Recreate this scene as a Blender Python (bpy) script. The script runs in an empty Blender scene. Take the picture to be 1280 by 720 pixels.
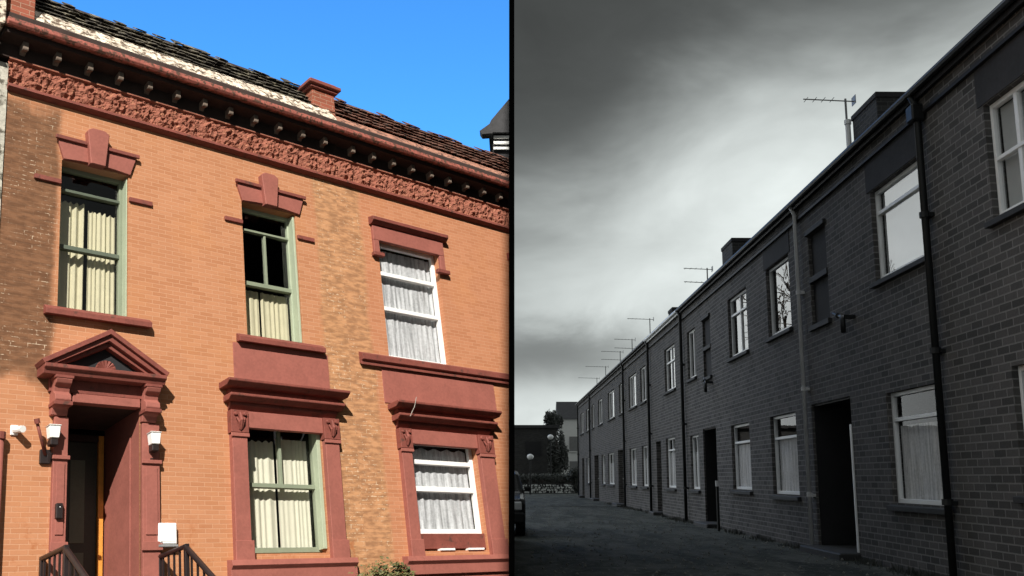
import bpy, bmesh, math, random
from mathutils import Vector, Matrix, noise
R = math.radians
random.seed(7)
scene = bpy.context.scene
col = scene.collection

# ------------------------------------------------------------------ camera
PITCH = math.atan2(237, 1250)
EYE = Vector((0, 0, 1.05))
cam = bpy.data.cameras.new('camera')
cam.sensor_width = 36.0
cam.lens = 36.0 * 1250 / 1280
cam.clip_start = 0.05
cam.clip_end = 3000
co = bpy.data.objects.new('camera', cam)
co.location = EYE
co.rotation_euler = (math.pi / 2 + PITCH, 0, 0)
col.objects.link(co)
scene.camera = co
scene.view_settings.view_transform = 'Standard'
scene.view_settings.look = 'None'
scene.view_settings.gamma = 1
scene.view_settings.exposure = 0.6
SUN_EL = 47

# ------------------------------------------------------------------ node helpers
class NT:
    def __init__(s, tree): s.t = tree
    def n(s, typ, **kw):
        x = s.t.nodes.new(typ)
        for k, v in kw.items(): setattr(x, k, v)
        return x
    def l(s, a, b): s.t.links.new(a, b)
    def setin(s, sock, v):
        if hasattr(v, 'node'): s.l(v, sock)
        else: sock.default_value = v
    def m(s, op, a, b=0.0, c=0.0, clamp=False):
        x = s.n('ShaderNodeMath', operation=op, use_clamp=clamp)
        s.setin(x.inputs[0], a); s.setin(x.inputs[1], b); s.setin(x.inputs[2], c)
        return x.outputs[0]
    def smooth(s, v, a, b, o0=0.0, o1=1.0):
        x = s.n('ShaderNodeMapRange', interpolation_type='SMOOTHSTEP')
        s.setin(x.inputs['Value'], v)
        x.inputs['From Min'].default_value = a; x.inputs['From Max'].default_value = b
        x.inputs['To Min'].default_value = o0; x.inputs['To Max'].default_value = o1
        return x.outputs[0]
    def mix(s, f, a, b, mode='MIX'):
        x = s.n('ShaderNodeMix', data_type='RGBA', blend_type=mode)
        s.setin(x.inputs[0], f)
        for sock, v in ((x.inputs[6], a), (x.inputs[7], b)):
            if isinstance(v, tuple) and len(v) == 3: v = v + (1,)
            s.setin(sock, v)
        return x.outputs[2]
    def noise(s, vec, scale, detail=4, rough=0.5, dist=0.0):
        x = s.n('ShaderNodeTexNoise')
        if vec is not None: s.l(vec, x.inputs['Vector'])
        x.inputs['Scale'].default_value = scale; x.inputs['Detail'].default_value = detail
        x.inputs['Roughness'].default_value = rough; x.inputs['Distortion'].default_value = dist
        return x.outputs['Fac']
    def comb(s, a, b, c=0.0):
        x = s.n('ShaderNodeCombineXYZ')
        for i, v in enumerate((a, b, c)): s.setin(x.inputs[i], v)
        return x.outputs[0]
    def sep(s, v):
        x = s.n('ShaderNodeSeparateXYZ'); s.l(v, x.inputs[0]); return x.outputs
    def grey(s, v, tint=(1, 1, 1)):
        x = s.n('ShaderNodeVectorMath', operation='SCALE')
        x.inputs[0].default_value = tint; s.l(v, x.inputs['Scale']); return x.outputs[0]

def overcast(nt, d):
    """grey overcast cloud cover as a function of the view direction d (in the sky itself)"""
    x, y, z = nt.sep(d)[:3]
    warp = nt.noise(nt.comb(nt.m('MULTIPLY', x, 2.6), nt.m('MULTIPLY', z, 6.0), y), 1.5, 5, 0.5, 0.3)
    fine = nt.noise(nt.comb(nt.m('MULTIPLY', x, 5), nt.m('MULTIPLY', z, 11), y), 1.3, 6, 0.6, 0.4)
    w = nt.m('SUBTRACT', warp, 0.5); f = nt.m('SUBTRACT', fine, 0.5)
    t = nt.m('SUBTRACT', z, nt.m('MULTIPLY', x, 0.45))
    t = nt.m('ADD', t, nt.m('MULTIPLY', w, 0.36)); t = nt.m('ADD', t, nt.m('MULTIPLY', f, 0.10))
    b = nt.smooth(t, 0.11, 0.40, 0.62, 0.11)
    e = nt.m('ADD', z, nt.m('MULTIPLY', f, 0.05))
    band = nt.m('MULTIPLY', nt.smooth(e, 0.075, 0.12), nt.smooth(e, 0.125, 0.17, 1, 0))
    band = nt.m('MULTIPLY', band, nt.smooth(x, 0.05, 0.22, 1, 0.15))
    b = nt.m('MULTIPLY', b, nt.m('SUBTRACT', 1.0, nt.m('MULTIPLY', band, 0.62)))
    b = nt.m('MULTIPLY', b, nt.m('ADD', 1.0, nt.m('MULTIPLY', f, 0.6)))
    b = nt.m('MULTIPLY', b, nt.m('ADD', 0.86, nt.m('MULTIPLY', nt.smooth(x, 0.0, 0.2), 0.25)))
    top = nt.smooth(z, 0.26, 0.46, 1, 0.58)
    b = nt.m('MULTIPLY', b, top)
    b = nt.m('MULTIPLY', b, nt.smooth(z, 0.02, 0.10, 1.35, 1.0))
    # behind the viewer: an even grey cover
    back = nt.smooth(y, -0.1, 0.35, 1, 0)
    b = nt.m('ADD', nt.m('MULTIPLY', b, nt.m('SUBTRACT', 1.0, back)), nt.m('MULTIPLY', back, 0.22))
    return nt.grey(b, (0.93, 1.0, 0.98))

# ------------------------------------------------------------------ world: blue gap over the left, cloud elsewhere
world = bpy.data.worlds.new('World'); scene.world = world; world.use_nodes = True
nt = NT(world.node_tree); world.node_tree.nodes.clear()
sky = nt.n('ShaderNodeTexSky', sky_type='NISHITA', sun_disc=False)
sky.sun_elevation = R(SUN_EL); sky.sun_rotation = R(180)
sky.air_density = 1.0; sky.dust_density = 0.3; sky.ozone_density = 3.0
tc = nt.n('ShaderNodeTexCoord').outputs['Generated']
x, y, z = nt.sep(tc)[:3]
skyc = nt.mix(1.0, sky.outputs[0], (0.36, 1.0, 1.52), 'MULTIPLY')
skyc = nt.grey(nt.m('MULTIPLY', 1.0, 1.0)) if False else skyc
bl = nt.n('ShaderNodeVectorMath', operation='SCALE'); nt.l(skyc, bl.inputs[0]); bl.inputs['Scale'].default_value = 0.12
warp = nt.m('SUBTRACT', nt.noise(tc, 3.0, 4), 0.5)
# unseen low cloud added at left to light the terrace; blue above it
zz = nt.m('ADD', nt.m('ADD', z, nt.m('MULTIPLY', x, 0.30)), nt.m('MULTIPLY', warp, 0.05))
hi = nt.smooth(zz, 0.17, 0.22)
front = nt.m('MULTIPLY', nt.smooth(y, 0.15, 0.4), nt.smooth(z, 0.52, 0.68, 1, 0))
mask = nt.m('MULTIPLY', hi, front)
low = nt.m('ADD', 0.78, nt.m('MULTIPLY', nt.noise(nt.comb(nt.m('MULTIPLY', x, 2), nt.m('MULTIPLY', z, 8), y), 2.5, 5), 0.35))
lowc = nt.grey(nt.m('MULTIPLY', low, nt.smooth(y, -0.3, 0.3, 0.30, 1.0)), (0.95, 1.0, 1.0))
c = nt.mix(mask, lowc, bl.outputs[0])
bg = nt.n('ShaderNodeBackground'); nt.l(c, bg.inputs[0]); bg.inputs[1].default_value = 1.0
out = nt.n('ShaderNodeOutputWorld'); nt.l(bg.outputs[0], out.inputs[0])

sun = bpy.data.lights.new('sun', 'SUN'); sun.energy = 5.0; sun.angle = R(0.3); sun.color = (1.0, 0.95, 0.87)
so = bpy.data.objects.new('sun', sun); so.rotation_euler = (R(90 - SUN_EL), 0, 0); so.location = (-5, -10, 30)
col.objects.link(so)

# ------------------------------------------------------------------ tags and mesh builder
def tag(o, label=None, cat=None, group=None, kind=None):
    if label: o['label'] = label
    if cat: o['category'] = cat
    if group: o['group'] = group
    if kind: o['kind'] = kind
    return o

class Frame:
    def __init__(s, origin, X, Y, Z, S=1.0):
        s.o = Vector(origin); s.X = Vector(X).normalized(); s.Y = Vector(Y).normalized(); s.Z = Vector(Z).normalized(); s.S = S
    def world(s, p): return s.o + (s.X * p[0] + s.Y * p[1] + s.Z * p[2]) * s.S
    def mat(s, base=(0, 0, 0)):
        m = Matrix((s.X, s.Y, s.Z)).transposed().to_4x4(); m.translation = s.world(base); return m

WORLD = Frame((0, 0, 0), (1, 0, 0), (0, 1, 0), (0, 0, 1))

class Thing:
    """an Empty at the thing's base; parts are placed in the frame's coordinates"""
    def __init__(s, name, frame, base, label, cat, group=None, clip=False):
        s.f = frame; s.base = Vector(base); s.clip = clip
        s.e = bpy.data.objects.new(name, None); s.e.empty_display_size = 0.2
        col.objects.link(s.e); s.e.matrix_world = frame.mat(base)
        tag(s.e, label, cat, group)

class MB:
    def __init__(s): s.v = []; s.f = []
    def add(s, vs, fs):
        b = len(s.v); s.v += [tuple(p) for p in vs]; s.f += [tuple(i + b for i in f) for f in fs]; return s
    def box(s, x0, x1, y0, y1, z0, z1):
        return s.add([(x0,y0,z0),(x1,y0,z0),(x1,y1,z0),(x0,y1,z0),(x0,y0,z1),(x1,y0,z1),(x1,y1,z1),(x0,y1,z1)],
                     [(0,3,2,1),(4,5,6,7),(0,1,5,4),(1,2,6,5),(2,3,7,6),(3,0,4,7)])
    def prism_x(s, prof, x0, x1, x0b=None, x1b=None):
        """profile [(y,z)...] extruded along x"""
        n = len(prof)
        vs = [(x0, y, z) for y, z in prof] + [(x1, y, z) for y, z in prof]
        fs = [tuple(range(n))[::-1], tuple(range(n, 2*n))] + [(i, (i+1) % n, (i+1) % n + n, i + n) for i in range(n)]
        return s.add(vs, fs)
    def prism_y(s, prof, y0, y1):
        """outline [(x,z)...] extruded along y"""
        n = len(prof)
        vs = [(x, y0, z) for x, z in prof] + [(x, y1, z) for x, z in prof]
        fs = [tuple(range(n)), tuple(range(n, 2*n))[::-1]] + [((i+1) % n, i, i + n, (i+1) % n + n) for i in range(n)]
        return s.add(vs, fs)
    def tube(s, pts, r, n=8):
        pts = [Vector(p) for p in pts]; rs = r if isinstance(r, (list, tuple)) else [r] * len(pts)
        rings = []
        for i, p in enumerate(pts):
            d = (pts[min(i+1, len(pts)-1)] - pts[max(i-1, 0)]).normalized()
            a = d.orthogonal().normalized() if i == 0 else (rings[-1][1] - d * rings[-1][1].dot(d)).normalized()
            b = d.cross(a); rings.append(([p + (a*math.cos(2*math.pi*k/n) + b*math.sin(2*math.pi*k/n))*rs[i] for k in range(n)], a))
        vs = [v for rr, _ in rings for v in rr]; fs = []
        for i in range(len(pts)-1):
            for k in range(n):
                fs.append((i*n+k, i*n+(k+1) % n, (i+1)*n+(k+1) % n, (i+1)*n+k))
        fs.append(tuple(range(n))[::-1]); fs.append(tuple(range((len(pts)-1)*n, len(pts)*n)))
        return s.add(vs, fs)
    def lathe(s, prof, c, n=16):
        """profile [(r,z)] round the vertical axis at c"""
        vs = [(c[0]+r*math.cos(2*math.pi*k/n), c[1]+r*math.sin(2*math.pi*k/n), c[2]+z) for r, z in prof for k in range(n)]
        fs = [(i*n+k, i*n+(k+1) % n, (i+1)*n+(k+1) % n, (i+1)*n+k) for i in range(len(prof)-1) for k in range(n)]
        fs += [tuple(range(n))[::-1], tuple(range((len(prof)-1)*n, len(prof)*n))]
        return s.add(vs, fs)
    def build(s, name, mat, th, parent=None, bevel=0.0, smooth=False, recalc=True):
        f = th.f; S = f.S
        bm = bmesh.new()
        vs = [bm.verts.new((Vector(p) - th.base) * S) for p in s.v]
        for q in s.f:
            try: bm.faces.new([vs[i] for i in q])
            except ValueError: pass
        if recalc: bmesh.ops.recalc_face_normals(bm, faces=bm.faces[:])
        if bevel:
            ed = [e for e in bm.edges if len(e.link_faces) == 2 and e.calc_face_angle(0) > 0.5]
            bmesh.ops.bevel(bm, geom=ed, offset=bevel, segments=1, affect='EDGES', clamp_overlap=True)
        if th.clip:
            m = f.mat(th.base).inverted()
            pc = m @ Vector((-0.012, 0, 0)); pn = (m.to_3x3() @ Vector((1, 0, 0))).normalized()
            bmesh.ops.bisect_plane(bm, geom=bm.verts[:] + bm.edges[:] + bm.faces[:], plane_co=pc, plane_no=pn, clear_outer=True)
        if not bm.verts: bm.free(); return None
        me = bpy.data.meshes.new(name); bm.to_mesh(me); bm.free()
        if smooth:
            for p in me.polygons: p.use_smooth = True
        o = bpy.data.objects.new(name, me); me.materials.append(mat)
        col.objects.link(o); o.parent = parent if parent else th.e
        return o

def single(name, mb, mat, label=None, cat=None, group=None, kind=None, smooth=False, bevel=0, recalc=True):
    class T: pass
    t = T(); t.f = WORLD; t.base = Vector((0, 0, 0)); t.clip = False; t.e = None
    o = mb.build(name, mat, t, None, bevel, smooth, recalc)
    return tag(o, label, cat, group, kind)

# ------------------------------------------------------------------ materials
def newmat(name):
    m = bpy.data.materials.new(name); m.use_nodes = True
    nt = NT(m.node_tree); p = m.node_tree.nodes['Principled BSDF']; return m, nt, p
def objco(nt): return nt.n('ShaderNodeTexCoord').outputs['Object']
def bump(nt, p, h, strength=0.3, dist=0.01):
    b = nt.n('ShaderNodeBump'); b.inputs['Strength'].default_value = strength; b.inputs['Distance'].default_value = dist
    nt.l(h, b.inputs['Height']); nt.l(b.outputs[0], p.inputs['Normal'])

def plain(name, c, rough=0.7, var=0.15, scale=6, spec=0.3, bumps=0.15, c2=None, thr=(0.5, 0.7)):
    m, nt, p = newmat(name); o = objco(nt)
    n1 = nt.noise(o, scale, 6, 0.6); n2 = nt.noise(o, scale * 9, 3, 0.5)
    f = nt.m('ADD', nt.m('MULTIPLY', n1, 0.6), nt.m('MULTIPLY', n2, 0.4))
    a = tuple(max(0, v * (1 - var)) for v in c); b = tuple(v * (1 + var) for v in c)
    cc = nt.mix(nt.smooth(f, 0.3, 0.7), a, b)
    if c2: cc = nt.mix(nt.smooth(nt.noise(o, scale * 1.7, 7, 0.65), thr[0], thr[1]), cc, c2)
    nt.l(cc, p.inputs['Base Color']); p.inputs['Roughness'].default_value = rough
    p.inputs['Specular IOR Level'].default_value = spec
    if bumps: bump(nt, p, f, bumps, 0.01)
    return m

def brick(name, c1, c2, mortar, bw=0.225, rh=0.075, ms=0.006, off=(0, 0), tone_zone=None, msmooth=0.3, bstr=0.5, var=0.25, stain_tone=None):
    m, nt, p = newmat(name); o = objco(nt)
    x, y, z = nt.sep(o)[:3]
    jit = nt.m('MULTIPLY', nt.m('SUBTRACT', nt.noise(o, 14, 2), 0.5), 0.006)
    v = nt.comb(nt.m('ADD', nt.m('ADD', x, y), off[0]), nt.m('ADD', nt.m('ADD', z, jit), off[1]), 0.0)
    b = nt.n('ShaderNodeTexBrick'); nt.l(v, b.inputs['Vector'])
    b.inputs['Scale'].default_value = 1; b.inputs['Mortar Size'].default_value = ms; b.inputs['Mortar Smooth'].default_value = msmooth
    b.inputs['Brick Width'].default_value = bw; b.inputs['Row Height'].default_value = rh; b.inputs['Bias'].default_value = 0
    b.inputs['Color1'].default_value = c1 + (1,); b.inputs['Color2'].default_value = c2 + (1,); b.inputs['Mortar'].default_value = mortar + (1,)
    n1 = nt.noise(o, 1.1, 6, 0.6); n2 = nt.noise(o, 30, 4, 0.6)
    k = nt.m('ADD', 1 - var, nt.m('MULTIPLY', nt.m('ADD', nt.m('MULTIPLY', n1, 0.6), nt.m('MULTIPLY', n2, 0.4)), 2 * var))
    sc = nt.n('ShaderNodeVectorMath', operation='SCALE'); nt.l(b.outputs['Color'], sc.inputs[0]); nt.l(k, sc.inputs['Scale'])
    c = sc.outputs[0]
    if stain_tone: c = stain_tone(nt, o, c, b.outputs['Fac'])
    nt.l(c, p.inputs['Base Color'])
    p.inputs['Roughness'].default_value = 0.85; p.inputs['Specular IOR Level'].default_value = 0.2
    h = nt.m('ADD', nt.m('MULTIPLY', b.outputs['Fac'], -1.0), nt.m('MULTIPLY', n2, 0.6))
    bump(nt, p, h, bstr, 0.006)
    return m

def glass(name, refl=1.5, tint=0.9, rough=0.0, boost=1.0):
    m = bpy.data.materials.new(name); m.use_nodes = True; m.node_tree.nodes.clear(); nt = NT(m.node_tree)
    lw = nt.n('ShaderNodeLayerWeight'); lw.inputs['Blend'].default_value = 0.5
    f5 = nt.m('ADD', refl, nt.m('MULTIPLY', nt.m('POWER', lw.outputs['Facing'], 5.0), 1.0 - refl))
    tr = nt.n('ShaderNodeBsdfTransparent'); tr.inputs[0].default_value = (tint, tint, tint, 1)
    gl = nt.n('ShaderNodeBsdfGlossy'); gl.inputs['Roughness'].default_value = rough
    # slight waviness of old glass
    b = nt.n('ShaderNodeBump'); b.inputs['Strength'].default_value = 0.05; b.inputs['Distance'].default_value = 0.02
    nt.l(nt.noise(objco(nt), 1.6, 2), b.inputs['Height']); nt.l(b.outputs[0], gl.inputs['Normal'])
    mx = nt.n('ShaderNodeMixShader'); nt.l(nt.m('MULTIPLY', f5, boost, clamp=True), mx.inputs[0])
    nt.l(tr.outputs[0], mx.inputs[1]); nt.l(gl.outputs[0], mx.inputs[2])
    o = nt.n('ShaderNodeOutputMaterial'); nt.l(mx.outputs[0], o.inputs[0]); return m

SL = 1.15   # size of the left place
def stain_tone_left(side):
    def f(nt, o, c, fac):
        x, y, z = nt.sep(o)[:3]
        w = nt.m('SUBTRACT', nt.noise(o, 1.3, 5, 0.6), 0.5)
        speck = nt.m('MULTIPLY', nt.smooth(nt.noise(o, 22, 3, 0.6), 0.48, 0.62), nt.smooth(nt.noise(o, 2.2, 3, 0.6), 0.42, 0.6))
        c = nt.mix(nt.m('MULTIPLY', nt.smooth(nt.noise(o, 0.9, 4), 0.5, 0.75), 0.35), c, (0.50, 0.22, 0.085))
        def tone_zone(c, x0, x1, wid, colr, pale, k=1.0, z0=None, z1=None, kw=0.5):
            xx = nt.m('ADD', x, nt.m('MULTIPLY', w, wid))
            msk = nt.m('MULTIPLY', nt.smooth(xx, x0 - kw*0.1, x0 + kw*0.1), nt.smooth(xx, x1 - kw*0.1, x1 + kw*0.1, 1, 0))
            if z0 is not None:
                zq = nt.m('ADD', z, nt.m('MULTIPLY', w, 0.9))
                msk = nt.m('MULTIPLY', msk, nt.m('MULTIPLY', nt.smooth(zq, z0, z0 + 0.25), nt.smooth(zq, z1, z1 + 0.2, 1, 0)))
            tone = nt.mix(nt.smooth(nt.noise(nt.comb(nt.m('MULTIPLY', x, 5), 0.0, nt.m('MULTIPLY', z, 16)), 1.0, 3, 0.6), 0.35, 0.65), tuple(v * 0.62 for v in colr), tuple(v * 1.3 for v in colr))
            c = nt.mix(nt.m('MULTIPLY', msk, k), c, tone)
            mm = nt.m('MULTIPLY', nt.m('MULTIPLY', msk, fac), speck)
            return nt.mix(nt.m('MULTIPLY', mm, pale), c, (0.62, 0.50, 0.36))
        if side == 'A':   # x runs from the house's own left corner
            c = tone_zone(c, -0.2, 0.66, 0.25, (0.125, 0.062, 0.032), 0.7, 0.86, 4.3 * SL, 7.55 * SL)  # darker brown zone at the upper left of the wall
            c = tone_zone(c, 3.95 * SL, 6.0, 0.25, (0.385, 0.205, 0.10), 0.95, 0.75)
            g = nt.m('MULTIPLY', nt.smooth(nt.noise(o, 3.5, 5, 0.7), 0.55, 0.66), nt.smooth(z, 2.8 * SL, 3.2 * SL, 1, 0))
            c = nt.mix(nt.m('MULTIPLY', g, 0.6), c, (0.33, 0.10, 0.03))
        else:
            c = tone_zone(c, -1.0, 0.45, 0.25, (0.385, 0.205, 0.10), 0.95, 0.75)
        return c
    return f
M = {}
M['brickA'] = brick('orange_brick_weathered', (0.445, 0.205, 0.106), (0.385, 0.165, 0.080), (0.475, 0.25, 0.145), bw=.19, rh=.058, ms=0.005, bstr=0.35, var=0.13, stain_tone=stain_tone_left('A'))
M['brickB'] = brick('orange_brick', (0.445, 0.195, 0.102), (0.385, 0.158, 0.078), (0.47, 0.24, 0.14), bw=.19, rh=.058, ms=0.005, bstr=0.35, var=0.13, stain_tone=stain_tone_left('B'))
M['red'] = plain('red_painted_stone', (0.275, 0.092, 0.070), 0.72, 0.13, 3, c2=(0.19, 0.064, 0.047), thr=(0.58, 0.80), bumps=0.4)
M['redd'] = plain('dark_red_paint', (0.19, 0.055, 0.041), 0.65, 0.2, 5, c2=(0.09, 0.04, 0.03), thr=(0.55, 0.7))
M['terra'] = plain('terracotta_frieze', (0.25, 0.088, 0.056), 0.85, 0.3, 14, c2=(0.42, 0.20, 0.11), thr=(0.55, 0.7))
M['gutter'] = plain('worn_red_gutter', (0.32, 0.10, 0.075), 0.7, 0.4, 9, c2=(0.08, 0.045, 0.03), thr=(0.48, 0.6))
M['soffit_shade'] = plain('dark_soffit_and_porch_shade', (0.035, 0.022, 0.018), 0.9, 0.3, 6)  # cornice timber colour, used again as painted shade in the porch
M['roofL'] = plain('mossy_slates', (0.045, 0.038, 0.030), 0.95, 0.5, 5, bumps=1.0, c2=(0.20, 0.18, 0.13), thr=(0.5, 0.62))
M['roofB'] = plain('rusty_slates', (0.13, 0.058, 0.040), 0.95, 0.5, 6, bumps=1.0, c2=(0.05, 0.035, 0.028), thr=(0.48, 0.6))
M['flash'] = plain('flaking_white_flashing', (0.66, 0.57, 0.46), 0.9, 0.3, 7, bumps=0.8, c2=(0.09, 0.06, 0.04), thr=(0.44, 0.60))
M['flashB'] = plain('faded_red_flashing', (0.33, 0.16, 0.11), 0.9, 0.2, 7, bumps=0.6, c2=(0.08, 0.04, 0.03), thr=(0.5, 0.6))
M['stone'] = plain('rubble_limestone', (0.42, 0.40, 0.34), 0.95, 0.3, 4, bumps=1.0, c2=(0.10, 0.09, 0.07), thr=(0.48, 0.6))
M['sage'] = plain('sage_green_paint', (0.21, 0.24, 0.17), 0.5, 0.08, 5)
M['sagel'] = plain('pale_sage_paint', (0.34, 0.39, 0.28), 0.5, 0.08, 5)
M['railp'] = plain('grey_green_rail', (0.10, 0.12, 0.09), 0.5, 0.1, 5)
M['white'] = plain('white_paint', (0.78, 0.78, 0.76), 0.45, 0.05, 5)
M['cream'] = plain('cream_curtain', (0.55, 0.52, 0.36), 0.9, 0.06, 8, bumps=0)
M['creamw'] = plain('ivory_curtain', (0.66, 0.65, 0.52), 0.9, 0.05, 8, bumps=0)
M['net'] = None
M['glassL'] = glass('window_glass_left', 0.05)
M['black'] = plain('matt_black_divider', (0.004, 0.004, 0.004), 1.0, 0.1, 3, spec=0.0)
M['iron'] = plain('black_iron', (0.018, 0.012, 0.012), 0.4, 0.2, 5, spec=0.5)
M['orange'] = plain('orange_varnished_wood', (0.62, 0.26, 0.05), 0.4, 0.15, 8)
M['doorg'] = plain('grey_green_door', (0.035, 0.038, 0.03), 0.45, 0.15, 3)
M['dark'] = plain('dark_interior_and_shade', (0.02, 0.02, 0.022), 0.9, 0.1, 2)
M['concrete'] = plain('pale_concrete', (0.30, 0.27, 0.24), 0.9, 0.15, 3)
M['modil'] = plain('dark_bracket_paint', (0.15, 0.115, 0.09), 0.9, 0.3, 5)  # one dull even tone for the cornice brackets
M['whitebox'] = plain('white_plastic', (0.80, 0.80, 0.78), 0.4, 0.03, 3, bumps=0)
# grey place
M['brickR'] = brick('charcoal_brick', (0.104, 0.098, 0.096), (0.052, 0.050, 0.049), (0.18, 0.174, 0.17), bw=.265, rh=.09, ms=0.009, bstr=1.0, var=0.55, msmooth=0.2)
M['brickR2'] = brick('dark_chimney_brick', (0.05, 0.05, 0.05), (0.03, 0.03, 0.03), (0.07, 0.07, 0.07), ms=0.009, bstr=0.9, var=0.45)
M['renderR'] = plain('dark_grey_render', (0.028, 0.027, 0.029), 0.85, 0.25, 2)
M['fasciaR'] = plain('black_fascia', (0.016, 0.016, 0.018), 0.6, 0.2, 3)
M['sillR'] = plain('dark_grey_sill', (0.03, 0.03, 0.031), 0.7, 0.3, 5)
M['slateR'] = plain('grey_slate_roof', (0.04, 0.04, 0.043), 0.75, 0.3, 5, bumps=0.5)
M['upvc'] = plain('white_plastic_frame', (0.80, 0.81, 0.82), 0.35, 0.04, 3, bumps=0)
M['pipeb'] = plain('black_drainpipe', (0.012, 0.013, 0.014), 0.45, 0.2, 4)
M['pipew'] = plain('pale_grey_pipe', (0.62, 0.62, 0.63), 0.5, 0.1, 4)
M['metal'] = plain('dull_aerial_metal', (0.22, 0.22, 0.22), 0.4, 0.1, 4)
M['glassU'] = glass('window_glass_upper', 0.24, 0.85)
M['glassD'] = glass('window_glass_lower', 0.02, 0.95)
M['doorR'] = plain('dark_painted_door', (0.018, 0.019, 0.019), 0.5, 0.2, 2)
M['netR'] = None
M['reflection_board'] = plain('pale_reflection_board', (0.74, 0.77, 0.78), 0.8, 0.04, 1, bumps=0)  # pale colour standing in for reflected sky

def net(name, c, a=0.8):
    m = bpy.data.materials.new(name); m.use_nodes = True; nt = NT(m.node_tree)
    p = m.node_tree.nodes['Principled BSDF']; o = objco(nt)
    x, y, z = nt.sep(o)[:3]
    v = nt.noise(nt.comb(nt.m('MULTIPLY', x, 22), 0.0, nt.m('MULTIPLY', z, 1.6)), 1.0, 3, 0.6)
    lace = nt.noise(o, 26, 3, 0.7)
    f = nt.m('ADD', nt.m('MULTIPLY', v, 0.7), nt.m('MULTIPLY', lace, 0.3))
    lo = tuple(q * 0.72 for q in c)
    nt.l(nt.mix(nt.smooth(f, 0.35, 0.65), lo, c), p.inputs['Base Color'])
    p.inputs['Roughness'].default_value = 0.95
    nt.l(nt.smooth(f, 0.25, 0.6, a - 0.25, min(1, a + 0.12)), p.inputs['Alpha'])
    return m
M['net'] = net('white_net_curtain', (0.66, 0.68, 0.70), 0.85)
M['netR'] = net('grey_net_curtain', (0.82, 0.82, 0.83), 0.95)

def leafmat(name, a, b):
    m, nt, p = newmat(name)
    oi = nt.noise(objco(nt), 7, 3)
    nt.l(nt.mix(nt.smooth(oi, 0.35, 0.65), a, b), p.inputs['Base Color']); p.inputs['Roughness'].default_value = 0.6
    return m
M['leafL'] = leafmat('shrub_leaves', (0.035, 0.055, 0.015), (0.13, 0.12, 0.04))
M['leafR'] = leafmat('dark_leaves', (0.020, 0.024, 0.020), (0.050, 0.055, 0.048))
M['bark'] = plain('bark', (0.06, 0.05, 0.045), 0.95, 0.3, 8, bumps=0.8)

# ------------------------------------------------------------------ frames of the two places
cp, sp = math.cos(PITCH), math.sin(PITCH)
def cam2world(a):   # a = (right, down, forward) of the viewer's eye
    x, yd, z = a; u = -yd
    return Vector((x, z * cp - u * sp, z * sp + u * cp))
U = cam2world((0.71583452, 0.16534907, 0.67841037))
UP = cam2world((-0.1397426, -0.91798103, 0.37119109))
INTO = cam2world((-0.68414395, 0.36051423, 0.6340162))
FL = Frame(EYE + INTO * 10 * SL, U, INTO, UP, SL)       # x along the red-brick front, y into the wall, z up it
AZ = math.atan2(-18 * cp, 1250)
ALONG = Vector((math.sin(AZ), math.cos(AZ), 0)); NRM = Vector((math.cos(AZ), -math.sin(AZ), 0))
FR = Frame(NRM * 5.4, -ALONG, NRM, (0, 0, 1))           # x runs towards the viewer (-s), y into the wall
GZ = -0.17

# ------------------------------------------------------------------ the setting
dome = MB(); NA, NE = 48, 30  # half dome drawn out behind the viewer to keep the sun off the terrace
for i in range(NE + 1):
    th = R(-6 + 96 * i / NE)
    for j in range(NA + 1):
        ph = R(-90 + 180 * j / NA)
        dome.v.append((max(0.0, 100 * math.cos(th) * math.cos(ph)) - 0.12, 70 + 115 * math.cos(th) * math.sin(ph), -2 + 62 * math.sin(th)))
for i in range(NE):
    for j in range(NA):
        a = i * (NA + 1) + j; dome.f.append((a, a + 1, a + NA + 2, a + NA + 1))
m = bpy.data.materials.new('overcast_sky'); m.use_nodes = True; m.node_tree.nodes.clear(); nt = NT(m.node_tree)
g = nt.n('ShaderNodeNewGeometry'); sub = nt.n('ShaderNodeVectorMath', operation='SUBTRACT'); nt.l(g.outputs['Position'], sub.inputs[0]); sub.inputs[1].default_value = EYE
nr = nt.n('ShaderNodeVectorMath', operation='NORMALIZE'); nt.l(sub.outputs[0], nr.inputs[0])
em = nt.n('ShaderNodeEmission'); nt.l(overcast(nt, nr.outputs[0]), em.inputs[0]); em.inputs[1].default_value = 0.80
o = nt.n('ShaderNodeOutputMaterial'); nt.l(em.outputs[0], o.inputs[0])
single('sky', dome, m, kind='structure', smooth=True)

m, nt, p = newmat('dark_ground'); o = objco(nt)
n1 = nt.noise(o, 0.35, 6, 0.6); n2 = nt.noise(o, 9, 5, 0.65); n3 = nt.noise(o, 60, 3)
x, y, z = nt.sep(o)[:3]
st = nt.noise(nt.comb(nt.m('MULTIPLY', x, 0.25), nt.m('MULTIPLY', y, 1.1), 0.0), 1.0, 4, 0.6)
pt = nt.noise(nt.comb(nt.m('MULTIPLY', x, 1.6), nt.m('MULTIPLY', y, 0.42), 0.0), 1.0, 6, 0.62, 0.5)
c = nt.mix(nt.smooth(pt, 0.38, 0.62), (0.012, 0.016, 0.012), (0.064, 0.068, 0.060))
c = nt.mix(nt.m('MULTIPLY', nt.smooth(n2, 0.52, 0.66), 0.65), c, (0.12, 0.125, 0.115))
c = nt.mix(nt.m('MULTIPLY', nt.smooth(nt.noise(o, 2.2, 7, 0.7), 0.52, 0.66), 0.75), c, (0.012, 0.016, 0.010))
c = nt.mix(nt.smooth(nt.noise(o, 17, 2, 0.4), 0.72, 0.75), c, (0.35, 0.35, 0.32))
c = nt.mix(nt.m('MULTIPLY', nt.smooth(st, 0.58, 0.70), 0.55), c, (0.085, 0.09, 0.085))
nt.l(c, p.inputs['Base Color']); p.inputs['Roughness'].default_value = 0.85; p.inputs['Specular IOR Level'].default_value = 0.25
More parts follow.
